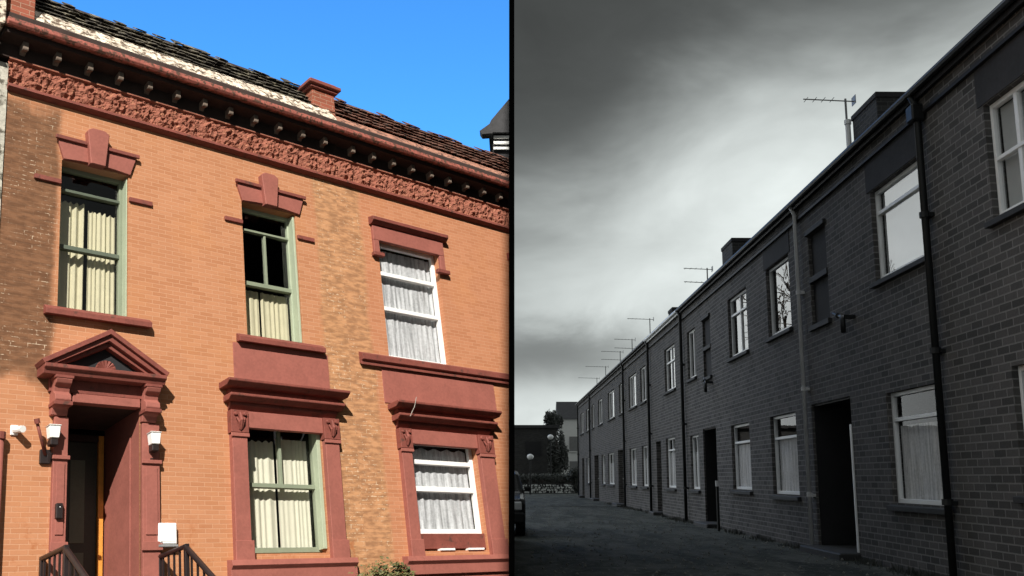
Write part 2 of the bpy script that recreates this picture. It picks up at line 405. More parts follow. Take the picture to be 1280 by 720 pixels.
bump(nt, p, nt.m('ADD', n2, nt.m('MULTIPLY', n3, 0.5)), 0.8, 0.03); M['ground'] = m

LOW = -5.5
gb = MB()
def undul(x, y): return GZ + (0.05 * noise.noise(Vector((x * 0.25, y * 0.18, 3))) if 0.3 < x < 5.0 and 3 < y < 80 else 0)
xs = [0, 0.3] + [0.6 + 0.5 * k for k in range(9)] + [5.2, 5.6, 12, 600]
ys = [-300, 0, 3] + [4 + 1.0 * k for k in range(17)] + [21] + [22 + 2.0 * k for k in range(30)] + [90, 200, 800]
idx = {}
for i, xx in enumerate(xs):
    for j, yy in enumerate(ys):
        idx[i, j] = len(gb.v); gb.v.append((xx, yy, undul(xx, yy)))
for i in range(len(xs) - 1):
    for j in range(len(ys) - 1): gb.f.append((idx[i, j], idx[i+1, j], idx[i+1, j+1], idx[i, j+1]))
gb.add([(0, 21, GZ), (-600, 21, GZ), (-600, 800, GZ), (0, 800, GZ)], [(0, 3, 2, 1)])
gb.add([(0, -300, LOW), (-600, -300, LOW), (-600, 21, LOW), (0, 21, LOW)], [(0, 3, 2, 1)])
gb.add([(0, -300, GZ), (0, 21, GZ), (0, 21, LOW), (0, -300, LOW)], [(0, 1, 2, 3)])
gb.add([(0, 21, GZ), (-600, 21, GZ), (-600, 21, LOW), (0, 21, LOW)], [(0, 1, 2, 3)])
single('ground', gb, M['ground'], kind='structure', recalc=False)

# ------------------------------------------------------------------ black divider added for the strip between the two places
dv = MB().box(-0.038, 0.030, 12.0, 20.4, LOW, 10.4)
single('black_divider', dv, M['black'], 'tall thin matt black divider added edge-on between the sunny brick house and the dark terrace', 'wall')

# ------------------------------------------------------------------ shared builders
def wall_mb(x0, x1, z0, z1, holes, yf=0.0, depth=0.18):
    """a wall front with real openings; holes = (hx0,hx1,hz0,hz1[,depth])"""
    w = MB(); xs = sorted({x0, x1, *[h[0] for h in holes], *[h[1] for h in holes]}); zs = sorted({z0, z1, *[h[2] for h in holes], *[h[3] for h in holes]})
    xs = [v for v in xs if x0 <= v <= x1]; zs = [v for v in zs if z0 <= v <= z1]
    for a, b in zip(xs, xs[1:]):
        for c, d in zip(zs, zs[1:]):
            if any(h[0] <= a + 1e-5 and b <= h[1] + 1e-5 and h[2] <= c + 1e-5 and d <= h[3] + 1e-5 for h in holes): continue
            w.add([(a, yf, c), (b, yf, c), (b, yf, d), (a, yf, d)], [(0, 1, 2, 3)])
    for h in holes:
        a, b, c, d = h[:4]; dp = h[4] if len(h) > 4 else depth
        w.add([(a, yf, c), (b, yf, c), (b, yf, d), (a, yf, d), (a, yf+dp, c), (b, yf+dp, c), (b, yf+dp, d), (a, yf+dp, d)],
              [(0, 4, 5, 1), (3, 2, 6, 7), (0, 3, 7, 4), (1, 5, 6, 2)])
    return w

def sheet_curtain(x0, x1, z0, z1, y, amp=0.02, waves=9, jag=0.0, seed=0):
    rnd = random.Random(seed); mb = MB(); n = 70
    pts = []; ph = rnd.random() * 6
    for i in range(n + 1):
        t = i / n
        amp_ = amp * .65; nn = noise.noise(Vector((t * 3.1, seed * 1.7, .5))); n2 = noise.noise(Vector((t * waves * 1.6, seed * .9, 2)))
        yy = y + amp_ * (.35 + .9 * abs(nn) * 2) * math.sin(ph + waves * 2 * math.pi * (t + .09 * nn)) + amp_ * 1.6 * n2
        zt = z1 - (jag * (0.5 + 0.5 * math.sin(t * 30 + ph * 2)) if jag else 0)
        pts.append((x0 + (x1 - x0) * t, yy, zt))
    for (x, yy, zt) in pts: mb.v += [(x, yy * 1.0, z0), (x, yy, (z0 + zt) / 2), (x, yy, zt)]
    for i in range(n):
        for k in range(2): mb.f.append((i*3+k, (i+1)*3+k, (i+1)*3+k+1, i*3+k+1))
    return mb

def window(th, x0, x1, z0, z1, y, bars=(), fw=0.045, fm='white', gm='glassL', curtain=None, fd=0.06, label=None, bm=None, name='window'):
    """frame mesh > pane, curtain; bars = ('h', z, t) or ('v', x, zlo, zhi, t)"""
    f = MB()
    f.box(x0, x0+fw, y, y+fd, z0, z1); f.box(x1-fw, x1, y, y+fd, z0, z1)
    f.box(x0+fw, x1-fw, y+0.001, y+fd-0.001, z0, z0+fw*1.1); f.box(x0+fw, x1-fw, y+0.001, y+fd-0.001, z1-fw, z1)
    if not bm:
        for b in bars:
            if b[0] == 'h': f.box(x0+fw, x1-fw, y-0.006, y+fd-0.003, b[1]-b[2]/2, b[1]+b[2]/2)
            else: f.box(b[1]-b[4]/2, b[1]+b[4]/2, y+0.004, y+fd-0.004, b[2], b[3])
    w = f.build(name, M[fm], th, bevel=0.004)
    if label: w['label'] = label
    if bm:
        for b in bars:
            g = MB()
            if b[0] == 'h': g.box(x0+fw, x1-fw, y-0.010, y+fd-0.003, b[1]-b[2]/2, b[1]+b[2]/2)
            else: g.box(b[1]-b[4]/2, b[1]+b[4]/2, y+0.004, y+fd-0.004, b[2], b[3])
            g.build('glazing_bar', M[bm], th, w, bevel=0.003)
    MB().add([(x0+fw, y+fd*0.6, z0+fw), (x1-fw, y+fd*0.6, z0+fw), (x1-fw, y+fd*0.6, z1-fw), (x0+fw, y+fd*0.6, z1-fw)], [(0, 1, 2, 3)]).build('pane', M[gm], th, w)
    for c in (curtain or ()):
        cx0, cx1, cz0, cz1, cm, kw = c
        sheet_curtain(cx0, cx1, cz0, cz1, y + fd + kw.pop('dy', 0.06), **kw).build('curtain', M[cm], th, w, smooth=True)
    return w

# ================================================================== LEFT PLACE
BASE = -0.9
def houseA():
    t = Thing('brick_house', FL, (3.13, 0, BASE), 'sunlit orange-brick house with cream curtains, red pediment over its open doorway and a mossy roof', 'house')
    H = [(3.74, 4.50, 4.38, 6.16, .16), (5.97, 6.76, 4.38, 6.20, .16), (5.88, 6.92, 1.80, 3.34, .16), (3.87, 4.64, 0.92, 3.36, .03)]
    wall_mb(3.13, 7.45, BASE, 7.45, H).build('wall', M['brickA'], t, recalc=False)
    MB().add([(3.13,0,BASE),(3.13,5,BASE),(3.13,5,7.45),(3.13,0,7.45),(7.45,5,BASE),(7.45,5,7.45),(7.45,0,7.45),(7.45,0.02,BASE),(7.45,0.02,7.45)], [(0,3,2,1),(1,2,5,4),(2,3,6,5),(4,5,8,7)]).build('side_wall', M['dark'], t)
    # doorway recess
    r = MB()
    r.add([(3.87,.03,.92),(3.87,.9,.92),(3.87,.9,3.36),(3.87,.03,3.36),(4.64,.03,.92),(4.64,.9,.92),(4.64,.9,3.36),(4.64,.03,3.36)], [(0,1,2,3),(4,7,6,5),(3,2,6,7),(0,4,5,1)])
    rc = r.build('porch_lining', M['red'], t, recalc=False)
    MB().box(3.871, 3.885, .04, .84, .93, 3.35).build('shade_side_board', M['soffit_shade'], t, rc)  # dark board added to stand for the shade inside the porch
    MB().box(3.886, 4.62, .04, .84, 3.345, 3.359).build('shade_ceiling_board', M['soffit_shade'], t, rc)  # likewise, the ceiling's shade as a dark board
    MB().box(4.625, 4.639, .22, .72, 1.1, 1.52).box(4.625, 4.639, .22, .72, 1.62, 3.1).build('panel_moulding', M['red'], t, rc, bevel=.004)
    d = MB().box(3.92, 4.55, .885, .90, .95, 3.2).build('door', M['doorg'], t)
    MB().box(4.02, 4.16, .878, .884, 1.2, 2.0).box(4.26, 4.42, .878, .884, 1.2, 2.0).box(4.02, 4.16, .878, .884, 2.1, 3.0).box(4.26, 4.42, .878, .884, 2.1, 3.0).build('door_panel', M['railp'], t, d, bevel=.006)
    MB().lathe([(0.0,0),(.012,.004),(.016,.02),(.01,.04),(0,.045)], (3.98, .872, 1.95)).build('handle', M['iron'], t, d)
    MB().box(4.555, 4.615, .85, .895, .93, 3.28).build('door_frame', M['orange'], t, bevel=.004)
    MB().box(3.886, 3.92, .85, .895, .93, 3.28).box(3.92, 4.555, .852, .893, 3.21, 3.28).build('shaded_door_surround', M['soffit_shade'], t)  # left and head of the frame coloured dark for their shade
    # upper windows
    def cur(*a, **k): return a + (k,)
    window(t, 3.74, 4.50, 4.38, 6.16, .13, [('h', 5.86, .035), ('h', 5.16, .05)], .05, 'sage', curtain=[cur(3.79, 4.10, 4.42, 5.80, 'cream', waves=5, amp=.016, jag=.02, seed=1), cur(4.14, 4.46, 4.42, 5.74, 'cream', waves=6, amp=.016, jag=.03, seed=2)], label='sage green sash window with cream curtains above the doorway', bm='railp')
    window(t, 5.97, 6.76, 4.38, 6.20, .13, [('h', 5.88, .03), ('h', 5.14, .055), ('v', 6.365, 5.17, 5.86, .03)], .05, 'sagel', curtain=[cur(6.0, 6.3, 4.42, 5.10, 'cream', waves=4, amp=.015, seed=3), cur(6.33, 6.72, 4.42, 5.10, 'cream', waves=6, amp=.015, seed=4)], label='sage green sash window with dark upper panes', bm='sage')
    window(t, 5.88, 6.92, 1.83, 3.34, .13, [('h', 2.60, .05), ('v', 6.42, 2.62, 3.27, .035)], .055, 'sage', curtain=[cur(5.98, 6.40, 1.88, 3.17, 'creamw', waves=5, amp=.012, jag=.025, seed=5), cur(6.43, 6.86, 1.88, 3.2, 'creamw', waves=7, amp=.006, seed=6)], label='wide sage green sash window with ivory curtains at ground level', bm='sage')
    # a lit side lining inside each reveal
    for (a, b, c, d) in ((4.44, 4.50, 4.40, 6.14), (6.68, 6.757, 4.40, 6.18), (6.82, 6.917, 1.85, 3.32)):
        MB().box(a + .045, b - .002, .02, .125, c, d).build('reveal_lining', M['sagel'], t, bevel=.004)
    # lintels with keystones and stub bars
    for (a, b, zt, kx) in ((3.70, 4.56, 6.43, 4.11), (5.92, 6.86, 6.47, 6.35)):
        zb = zt - .27; n = 8
        top = [(a - .03 + (b - a + .06) * i / n, zt) for i in range(n + 1)]
        bot = [(a + .05 + (b - a - .10) * i / n, zb + .03 * math.sin(math.pi * i / n)) for i in range(n + 1)]
        l = MB().prism_y(bot + top[::-1], -.035, .02).build('lintel', M['red'], t, bevel=.004)
        for (p, q) in ((a - .05, kx - .12), (kx + .12, b + .05)): MB().box(p, q, -.065, -.036, zt - .035, zt + .012).build('drip_moulding', M['redd'], t, l, bevel=.004)
        MB().prism_y([(kx - .085, zb - .01), (kx + .085, zb - .01), (kx + .125, zt + .15), (kx + .07, zt + .19), (kx - .07, zt + .19), (kx - .125, zt + .15)], -.10, -.0).build('keystone', M['red'], t, l, bevel=.01)
    for (a, b, z) in ((3.45, 3.735, 5.87), (4.505, 4.78, 5.85), (5.72, 5.965, 5.90), (6.765, 7.02, 5.87)):
        MB().box(a, b, -.03, .02, z - .028, z + .028).build('stub_course', M['redd'], t, bevel=.004)
    # sills
    for (a, b) in ((3.60, 4.74), (5.82, 7.03)):
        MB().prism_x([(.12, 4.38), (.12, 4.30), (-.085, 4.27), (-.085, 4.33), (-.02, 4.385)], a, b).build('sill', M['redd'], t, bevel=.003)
    MB().box(5.77, 7.10, -.012, .01, 3.80, 4.268).build('render_panel', M['red'], t, bevel=.003)
    window_hood(t, 5.62, 7.19, 3.74, 5.87, 6.93, 1.8)
    # ground band
    MB().prism_x([(0, 1.74), (-.11, 1.72), (-.13, 1.66), (-.09, 1.62), (-.09, 1.50), (0, 1.50)], 5.60, 7.24).build('sill_band', M['red'], t, bevel=.003)
    MB().box(5.65, 7.2, -.05, 0.005, BASE, 1.50).build('apron_panel', M['red'], t)
    roofing(t, 3.0, 7.45, 'A')
    portico(t)
    return t

def window_hood(t, a, b, zt, w0, w1, zb):
    """red stone surround: two lipped cornices on carved capitals and pilasters"""
    h = MB()
    def lip(z, o, th, inset): h.prism_x([(0, z), (-o, z), (-o, z - th*.4), (-o + .06, z - th), (0, z - th)], a + inset, b - inset)
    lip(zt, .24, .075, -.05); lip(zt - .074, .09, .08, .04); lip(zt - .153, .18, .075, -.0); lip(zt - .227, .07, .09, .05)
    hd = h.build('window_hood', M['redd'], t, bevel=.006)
    MB().box(a + .06, b - .06, -.055, .01, zt - .52, zt - .325).build('lintel_band', M['red'], t, bevel=.004)
    for s, (p0, p1) in enumerate(((a + .06, w0), (w1, b - .06))):
        pl = MB().box(p0, p1, -.075, .01, zb - .12, zt - .60).box(p0 - .02, p1 + .02, -.095, -.076, zt - .645, zt - .60).box(p0 - .02, p1 + .02, -.10, -.076, zb - .12, zb + .13).build('pilaster', M['red'], t, bevel=.006)
        c = MB().box(p0 - .015, p1 + .015, -.09, .01, zt - .595, zt - .33)
        mx = (p0 + p1) / 2; rr = (p1 - p0) * .3
        for sx in (-1, 1):
            c.tube([(mx + sx*rr*1.0, -.088, zt - .38), (mx + sx*rr*1.0, -.118, zt - .38)], [rr*.5, rr*.36], 9)
            c.tube([(mx + sx*rr*.9, -.105, zt - .42), (mx + sx*rr*.45, -.12, zt - .48), (mx + sx*rr*.25, -.10, zt - .56)], [.012, .018, .006], 6)
        c.tube([(mx, -.10, zt - .36), (mx, -.13, zt - .46), (mx, -.10, zt - .57)], [.014, .026, .008], 7)
        c.build('capital', M['redd'], t, pl, bevel=.004)

def frieze_mb(x0, x1):
    """carved running ornament: scrolls and rosettes pressed into a band"""
    mb = MB(); dx = .0125; n = int((x1 - x0) / dx); k = 24; z0, z1 = 6.92, 7.27
    for i in range(n + 1):
        x = x0 + (x1 - x0) * i / n
        for j in range(k + 1):
            z = z0 + (z1 - z0) * j / k; P = .30
            ph = (x % P) / P - .5; zz = (j / k - .5)
            r = math.hypot(ph * P, zz * .34); an = math.atan2(zz * .34, ph * P)
            ros = .5 + .5 * math.sin(an * 5 + r * 55)
            ring = math.exp(-((r - .085) / .02) ** 2)
            hgt = .55 * ros * math.exp(-(r / .13) ** 4) + .5 * ring
            hgt += .6 * noise.noise(Vector((x * 22, z * 22, 1.3))) + .35 * noise.noise(Vector((x * 50, z * 50, 4)))
            if j < 2 or j > k - 2: hgt = .8
            mb.v.append((x, -.02 - .042 * hgt, z))
    for i in range(n):
        for j in range(k):
            a = i * (k + 1) + j; mb.f.append((a, a + k + 1, a + k + 2, a + 1))
    return mb

def roofing(t, x0, x1, side):
    e = .004 if side == 'B' else 0
    frieze_mb(x0 + .12 if side == 'A' else x0, x1).build('frieze', M['terra'], t, recalc=False)
    MB().prism_x([(0, 6.92), (-.07, 6.92), (-.075, 6.885), (-.03, 6.86), (0, 6.855)], x0 + (.12 if side == 'A' else e), x1).build('string_moulding', M['redd'], t)
    co = MB().prism_x([(0, 7.27), (-.05, 7.27), (-.05, 7.44), (-.24, 7.455), (-.24, 7.52), (.3, 7.52), (.3, 7.27)], x0 + e, x1).build('cornice', M['soffit_shade'], t)
    n = int((x1 - x0) / .36)
    for i in range(n):
        x = x0 + .22 + i * .362
        MB().prism_x([(-.051, 7.33), (-.09, 7.36), (-.16, 7.345), (-.17, 7.36), (-.17, 7.45), (-.051, 7.44)], x, x + .06).build('modillion', M['modil'], t, co, bevel=.004)
    MB().prism_x([(-.22, 7.525), (-.31, 7.51), (-.335, 7.54), (-.335, 7.595), (-.31, 7.60), (-.22, 7.59)], x0 + e, x1).build('gutter', M['gutter'], t, bevel=.006)
    # lead/white flashing, then the ragged steep slates
    rnd = random.Random(5 if side == 'A' else 8)
    f = MB(); n = 90; up = []
    for i in range(n + 1):
        x = x0 + (x1 - x0) * i / n; j = rnd.uniform(-.02, .02)
        z = 8.07 - (.0 if side == 'A' else .06) + j
        f.v += [(x, -.18, 7.76), (x, -.15, 7.82 + rnd.uniform(-.02, .02)), (x, .02 + j, z)]
    for i in range(n):
        for k in range(2): f.f.append((i*3+k, (i+1)*3+k, (i+1)*3+k+1, i*3+k+1))
    f.build('flashing', M['flash'] if side == 'A' else M['flashB'], t, recalc=False)
    MB().prism_x([(-.22, 7.60), (-.245, 7.60), (-.22, 7.74), (-.17, 7.79), (-.10, 7.79)], x0 + e, x1).build('gutter_board', M['soffit_shade'], t)
    s = MB(); rows = 6; nx = int((x1 - x0) / .13)
    for r in range(rows):
        for i in range(nx + 1):
            xa = x0 + (i - (.5 if r % 2 else 0)) * .13 ; xb = xa + .12
            xa = max(xa, x0 + e); xb = min(xb, x1)
            if xb - xa < .02: continue
            t0 = r / rows; t1 = (r + 1.25) / rows
            if r == rows - 1 and rnd.random() < .35: continue
            j = rnd.uniform(-.012, .012); k = rnd.uniform(-.01, .02)
            y0 = .03 + .36 * t0; z0 = 8.05 + .60 * t0; y1 = .03 + .36 * t1 + .03; z1 = 8.05 + .60 * t1 + k
            s.add([(xa, y0 + j - .03, z0), (xb, y0 + j - .03, z0 + k), (xb, y1, z1), (xa, y1, z1), (xa, y0 + j, z0), (xb, y0 + j, z0 + k), (xb, y1 + .02, z1), (xa, y1 + .02, z1)],
                  [(0, 1, 2, 3), (0, 4, 5, 1), (3, 2, 6, 7), (0, 3, 7, 4), (1, 5, 6, 2)])
    rf = s.build('roof', M['roofL'] if side == 'A' else M['roofB'], t)
    dpt = 5.0 if side == 'A' else 2.2
    MB().add([(x0, .05, 8.03), (x1, .05, 8.03), (x1, .40, 8.61), (x0, .40, 8.61), (x0, dpt, 8.9), (x1, dpt, 8.9), (x0, dpt, 7.4), (x1, dpt, 7.4), (x0, -.05, 7.525), (x1, -.05, 7.525)],
             [(0, 1, 2, 3), (3, 2, 5, 4), (4, 5, 7, 6), (0, 3, 4, 6, 8), (1, 9, 7, 5, 2)]).build('roof_deck', M['soffit_shade'], t, rf)

def roof_pier(t, x0, x1, y0, y1, z0, z1, cap=True):
    p = MB().box(x0, x1, y0, y1, z0, z1).build('chimney', M['brickB2'], t, bevel=.01)
    if cap:
        MB().box(x0 - .04, x1 + .04, y0 - .04, y1 + .04, z1 + .002, z1 + .05).box(x0 - .08, x1 + .08, y0 - .08, y1 + .08, z1 + .05, z1 + .11).box(x0 - .03, x1 + .03, y0 - .03, y1 + .03, z1 + .11, z1 + .16).build('chimney_cap', M['redd'], t, p, bevel=.01)
M['brickB2'] = brick('red_pier_brick', (0.30, 0.09, 0.055), (0.22, 0.07, 0.04), (0.34, 0.2, 0.14), ms=0.006, bstr=0.6)

def portico(t):
    zc = 3.58; x0, x1, ax, az = 3.53, 4.87, 4.225, 4.13; O = .22
    zl, zr = 3.715, 3.715
    # raking cornices (two stepped mouldings each) and tympanum
    def rake(xa, za, xb, zb, w, y0, y1):
        d = Vector((xb - xa, 0, zb - za)).normalized(); nrm = Vector((-d.z, 0, d.x));
        if nrm.z > 0: nrm = -nrm
        q = [Vector((xa, 0, za)), Vector((xb, 0, zb)), Vector((xb, 0, zb - w / abs(d.x))), Vector((xa, 0, za)) + nrm * w]
        return [(v.x, v.z) for v in q], y0, y1
    pd = MB()
    for (w, y0, y1, s) in ((.05, -O, -.002, 0), (.055, -O + .035, -.002, .051), (.045, -O + .085, -.002, .108)):
        for (xa, sg) in ((x0, 1), (x1, -1)):
            k = s; pr, a, b = rake(xa + sg * k * 1.3, zl - k * .12, ax, az - k * 1.18, w, y0, y1)
            pd.prism_y(pr if sg > 0 else pr[::-1], a, b)
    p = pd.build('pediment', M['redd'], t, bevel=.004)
    MB().prism_y([(x0 + .15, zl - .03), (x1 - .15, zl - .03), (ax, az - .16)], -.06, -.004).build('tympanum', M['dark'], t, p)  # near-black colour stands in for the shade within the pediment
    orn = MB()
    for k in range(7):
        a = math.pi * (k + .5) / 7; orn.tube([(ax, -.07, zl), (ax + .10 * math.cos(a), -.085, zl + .09 * math.sin(a) + .01)], [.014, .022], 6)
    orn.build('carved_ornament', M['redd'], t, p)
    MB().prism_x([(0, zl - .035), (-O, zl - .035), (-O, zl - .075), (-O + .03, zl - .09), (-O + .05, zl - .135), (0, zl - .135)], x0 + .03, x1 - .03).build('portico_cornice', M['redd'], t, bevel=.005)
    MB().box(x0 + .14, x1 - .14, -.05, -.002, 3.44, zl - .137).build('entablature', M['redd'], t, bevel=.004)
    MB().box(3.90, 4.61, -.065, .03, 3.34, 3.435).build('door_head', M['red'], t, bevel=.006)
    for (a, b) in ((3.69, 3.85), (4.63, 4.79)):
        c = MB().prism_x([(-.0, 3.578), (-.17, 3.578), (-.185, 3.54), (-.165, 3.50), (-.12, 3.47), (-.105, 3.42), (-.15, 3.385), (-.16, 3.33), (-.13, 3.285), (-.08, 3.25), (-.06, 3.19), (0, 3.19)], a, b).build('console_bracket', M['red'], t, bevel=.006)
        for (z, zq, o) in ((3.545, 3.577, .19), (3.27, 3.31, .172)): MB().box(a - .012, b + .012, -o, -.01, z, zq).build('bracket_moulding', M['redd'], t, c, bevel=.004)
    for (a, b) in ((3.73, 3.87), (4.64, 4.83)):
        pl = MB().box(a, b, -.05, .03, .92, 3.18).build('pilaster', M['red'], t, bevel=.006)
        MB().box(a - .015, b + .015, -.075, -.051, 2.74, 2.78).box(a - .015, b + .015, -.075, -.051, 1.84, 1.93).box(a + .03, b - .03, -.062, -.0505, 2.0, 2.7).build('pilaster_moulding', M['red'], t, pl, bevel=.004)

def houseB():
    t = Thing('brick_house', FL, (7.45, 0, BASE), 'sunlit orange-brick house beside the black divider with white framed windows and net curtains', 'house', clip=True)
    H = [(8.10, 9.20, 4.36, 6.14, .14), (8.28, 9.47, 1.80, 3.28, .14), (10.87, 11.6, 4.36, 6.12, .14)]
    wall_mb(7.45, 12.2, BASE, 7.45, H).build('wall', M['brickB'], t, recalc=False)
    MB().add([(7.46,2.2,BASE),(12.2,2.2,BASE),(12.2,2.2,7.45),(7.46,2.2,7.45)], [(0,1,2,3)]).add([(7.452,.02,BASE),(7.452,2.2,BASE),(7.452,2.2,7.45),(7.452,.02,7.45)], [(0,1,2,3)]).build('back_wall', M['dark'], t)
    def cur(*a, **k): return a + (k,)
    window(t, 8.10, 9.20, 4.38, 6.14, .09, [('h', 5.66, .06), ('h', 5.13, .06)], .055, 'white', curtain=[cur(8.15, 9.16, 4.42, 6.07, 'net', waves=12, amp=.01, dy=.03, seed=7)], label='white three-light window with net curtain on the upper floor')
    window(t, 8.28, 9.47, 2.03, 3.28, .09, [('h', 2.98, .06), ('h', 2.62, .07)], .06, 'white', curtain=[cur(8.34, 9.42, 2.07, 3.2, 'net', waves=10, amp=.012, dy=.03, jag=.03, seed=8)], label='white three-light window with lace net curtain on the ground floor')
    window(t, 10.87, 11.6, 4.38, 6.12, .09, [('h', 5.66, .06)], .055, 'white')
    MB().box(8.29, 9.46, .03, .12, 1.83, 2.025).build('painted_board', M['redd'], t, bevel=.004)
    for (p, q) in ((8.62, 8.86), (9.1, 9.38)): MB().box(p, q, -.02, .05, 1.802, 1.828).build('sill_tile', M['white'], t)
    # square hooded surrounds
    for (a, b) in ((8.0, 9.30), (10.72, 11.8)):
        l = MB().box(a, b, -.045, .01, 6.10, 6.33).box(a, a + .095, -.044, .01, 5.90, 6.099).box(b - .095, b, -.044, .01, 5.86, 6.099).build('lintel', M['red'], t, bevel=.005)
        MB().prism_x([(0, 6.46), (-.12, 6.43), (-.12, 6.38), (-.07, 6.335), (0, 6.335)], a - .03, b + .06).box(a - .03, a + .15, -.075, -.005, 5.845, 5.90).box(b - .18, b + .05, -.075, -.005, 5.80, 5.858).build('hood_moulding', M['redd'], t, l, bevel=.004)
    MB().prism_x([(.1, 4.38), (.1, 4.29), (-.05, 4.20), (-.05, 4.25), (-.085, 4.265), (-.085, 4.34), (0, 4.39)], 7.60, 12.2).build('sill_course', M['redd'], t, bevel=.003)
    MB().box(7.95, 9.98, -.012, .01, 3.72, 4.20).build('render_panel', M['red'], t, bevel=.003)
    window_hood(t, 8.04, 9.80, 3.70, 8.27, 9.48, 1.8)
    MB().prism_x([(0, 1.74), (-.11, 1.72), (-.13, 1.66), (-.09, 1.62), (-.09, 1.50), (0, 1.50)], 7.99, 12).build('sill_band', M['red'], t, bevel=.003)
    MB().box(7.99, 12, -.05, 0.005, BASE, 1.50).build('apron_panel', M['red'], t)
    MB().tube([(8.28, -.26, 3.75), (8.24, -.25, 3.62), (8.19, -.20, 3.50)], .005, 6).build('cable', M['concrete'], t)
    roofing(t, 7.45, 12.2, 'B')
    roof_pier(t, 7.20, 7.58, .02, .40, 7.6, 8.36)
    return t
houseA()
hb = houseB()

# pale rubble neighbour at the far left edge
t = Thing('stone_house', FL, (1.2, 0, BASE), 'pale rubble-stone house edge left of the sunlit brick house', 'house')
wall_mb(-.6, 3.125, BASE, 7.2, [(.6, 1.6, 4.4, 6.0, .16), (.6, 1.6, 1.7, 3.3, .16)], yf=-.02).build('wall', M['stone'], t, recalc=False)
MB().add([(-.6,-.02,BASE),(-.6,4,BASE),(-.6,4,7.2),(-.6,-.02,7.2),(3.12,4,BASE),(3.12,4,7.2),(3.12,-.02,7.2)], [(0,3,2,1),(1,2,5,4),(2,3,6,5)]).build('side_wall', M['dark'], t)
for z in ((4.4, 6.0), (1.7, 3.3)): window(t, .6, 1.6, z[0], z[1], .10, [('h', sum(z)/2, .05)], .05, 'white')
MB().prism_x([(-.02, 7.3), (-.12, 7.3), (-.12, 7.2), (-.02, 7.1)], -.6, 2.95).build('eaves', M['stone'], t)
MB().add([(-.6,-.2,7.3),(2.98,-.2,7.3),(2.98,2.0,9.5),(-.6,2.0,9.5)],[(0,1,2,3)]).build('roof', M['roofL'], t)
MB().box(2.72, 2.985, -.30, .3, 7.5, 8.2).build('parapet', M['flash'], t, bevel=.01)
# brick chimney at the top left, on house A's corner
t = Thing('chimney_stack', FL, (3.25, .1, 7.8), 'squat red-brick chimney stack on the roof corner at the top left', 'chimney')
MB().prism_y([(3.02, 7.60), (3.32, 7.60), (3.32, 8.6), (3.02, 8.6)], -.20, .2).build('shaft', M['brickB2'], t, bevel=.01)
MB().box(2.98, 3.36, -.24, .24, 8.602, 8.68).build('cap', M['redd'], t, bevel=.01)

# steps, railings
t = Thing('front_steps', FL, (4.25, -.3, BASE), 'pale stone steps rising to the pedimented doorway between two railings', 'steps')
n = 10
for i in range(n + 1):
    z = .90 - i * .164
    y1 = -.62 - (i - 1) * .22 if i else 0.02
    y0 = -.62 - i * .22
    MB().box(3.72, 4.80, y0, y1 - (.001 if i else 0), BASE, z).build('step', M['concrete'], t, bevel=.008)
for (x, lb) in ((3.66, 'black iron railing with bars left of the pedimented doorway'), (4.83, 'black iron railing with bars right of the doorway below the white box')):
    t = Thing('railing', FL, (x, -.3, BASE), lb, 'railing', 'railings of the front steps')
    def zt(y): return 1.78 if y > -.6 else 1.78 - (-.6 - y) * .745
    for zoff, r in ((0, .028), (-.72, .016)):
        MB().tube([(x, -.03, zt(0) + zoff), (x, -.58, zt(-.58) + zoff), (x, -2.9, zt(-2.9) + zoff)], r, 8).build('top_rail' if zoff == 0 else 'bottom_rail', M['iron'], t, smooth=True)
    b = MB()
    for k in range(24):
        y = -.10 - k * .12; b.box(x - .009, x + .009, y - .009, y + .009, zt(y) - .73, zt(y) - .01)
    b.build('balusters', M['iron'], t)
    for y in (-.04, -.6, -2.88): MB().box(x - .022, x + .022, y - .022, y + .022, zt(y) - .98, zt(y) + .02).build('post', M['iron'], t, bevel=.004)

# wall lamps on the portico
for (x, lb) in ((3.70, 'small white wall lamp on the left side of the pedimented doorway'), (4.74, 'small white wall lamp on the right side of the pedimented doorway')):
    t = Thing('wall_lamp', FL, (x, -.08, 2.85), lb, 'lamp', 'wall lamps beside the doorway')
    MB().prism_y([(x - .042, 2.93), (x + .042, 2.93), (x + .055, 3.05), (x - .055, 3.05)], -.16, -.06).box(x - .062, x + .062, -.168, -.055, 3.052, 3.064).build('shade', M['whitebox'], t, bevel=.012)
    MB().box(x - .038, x + .038, -.15, -.055, 2.86, 2.925).build('base', M['iron'], t, bevel=.008)
    MB().tube([(x, -.06, 2.80), (x, -.02, 2.72)], .02).build('arm', M['iron'], t)
t = Thing('meter_box', FL, (4.90, 0, 1.88), 'square white box fixed to the brick wall above the right railing', 'meter box')
MB().box(4.80, 5.0, -.075, -.002, 1.90, 2.12).build('case', M['whitebox'], t, bevel=.012)
MB().box(4.795, 5.005, -.082, -.002, 1.875, 1.897).build('base_flange', M['metal'], t)
MB().box(4.825, 4.975, -.079, -.0755, 1.93, 2.095).build('lid', M['whitebox'], t, bevel=.003)
t = Thing('security_camera', FL, (3.37, 0, 2.98), 'small white security camera on the brick wall left of the doorway', 'security camera')
MB().tube([(3.37, -.02, 3.02), (3.40, -.14, 3.0)], .035, 10).build('body', M['whitebox'], t)
MB().box(3.33, 3.40, -.02, 0, 2.97, 3.07).build('bracket', M['whitebox'], t, bevel=.005)
t = Thing('flag_bracket', FL, (3.66, 0, 2.72), 'rusty slanting flagpole stub on the wall left of the doorway', 'flag bracket')
MB().tube([(3.66, -.03, 2.78), (3.52, -.16, 3.08)], .016, 8).build('pole', M['redd'], t, smooth=True)
MB().tube([(3.53, -.155, 3.06), (3.515, -.165, 3.105)], .028, 8).build('finial', M['redd'], t)
MB().box(3.61, 3.71, -.035, -.001, 2.70, 2.84).build('wall_plate', M['iron'], t, bevel=.005)
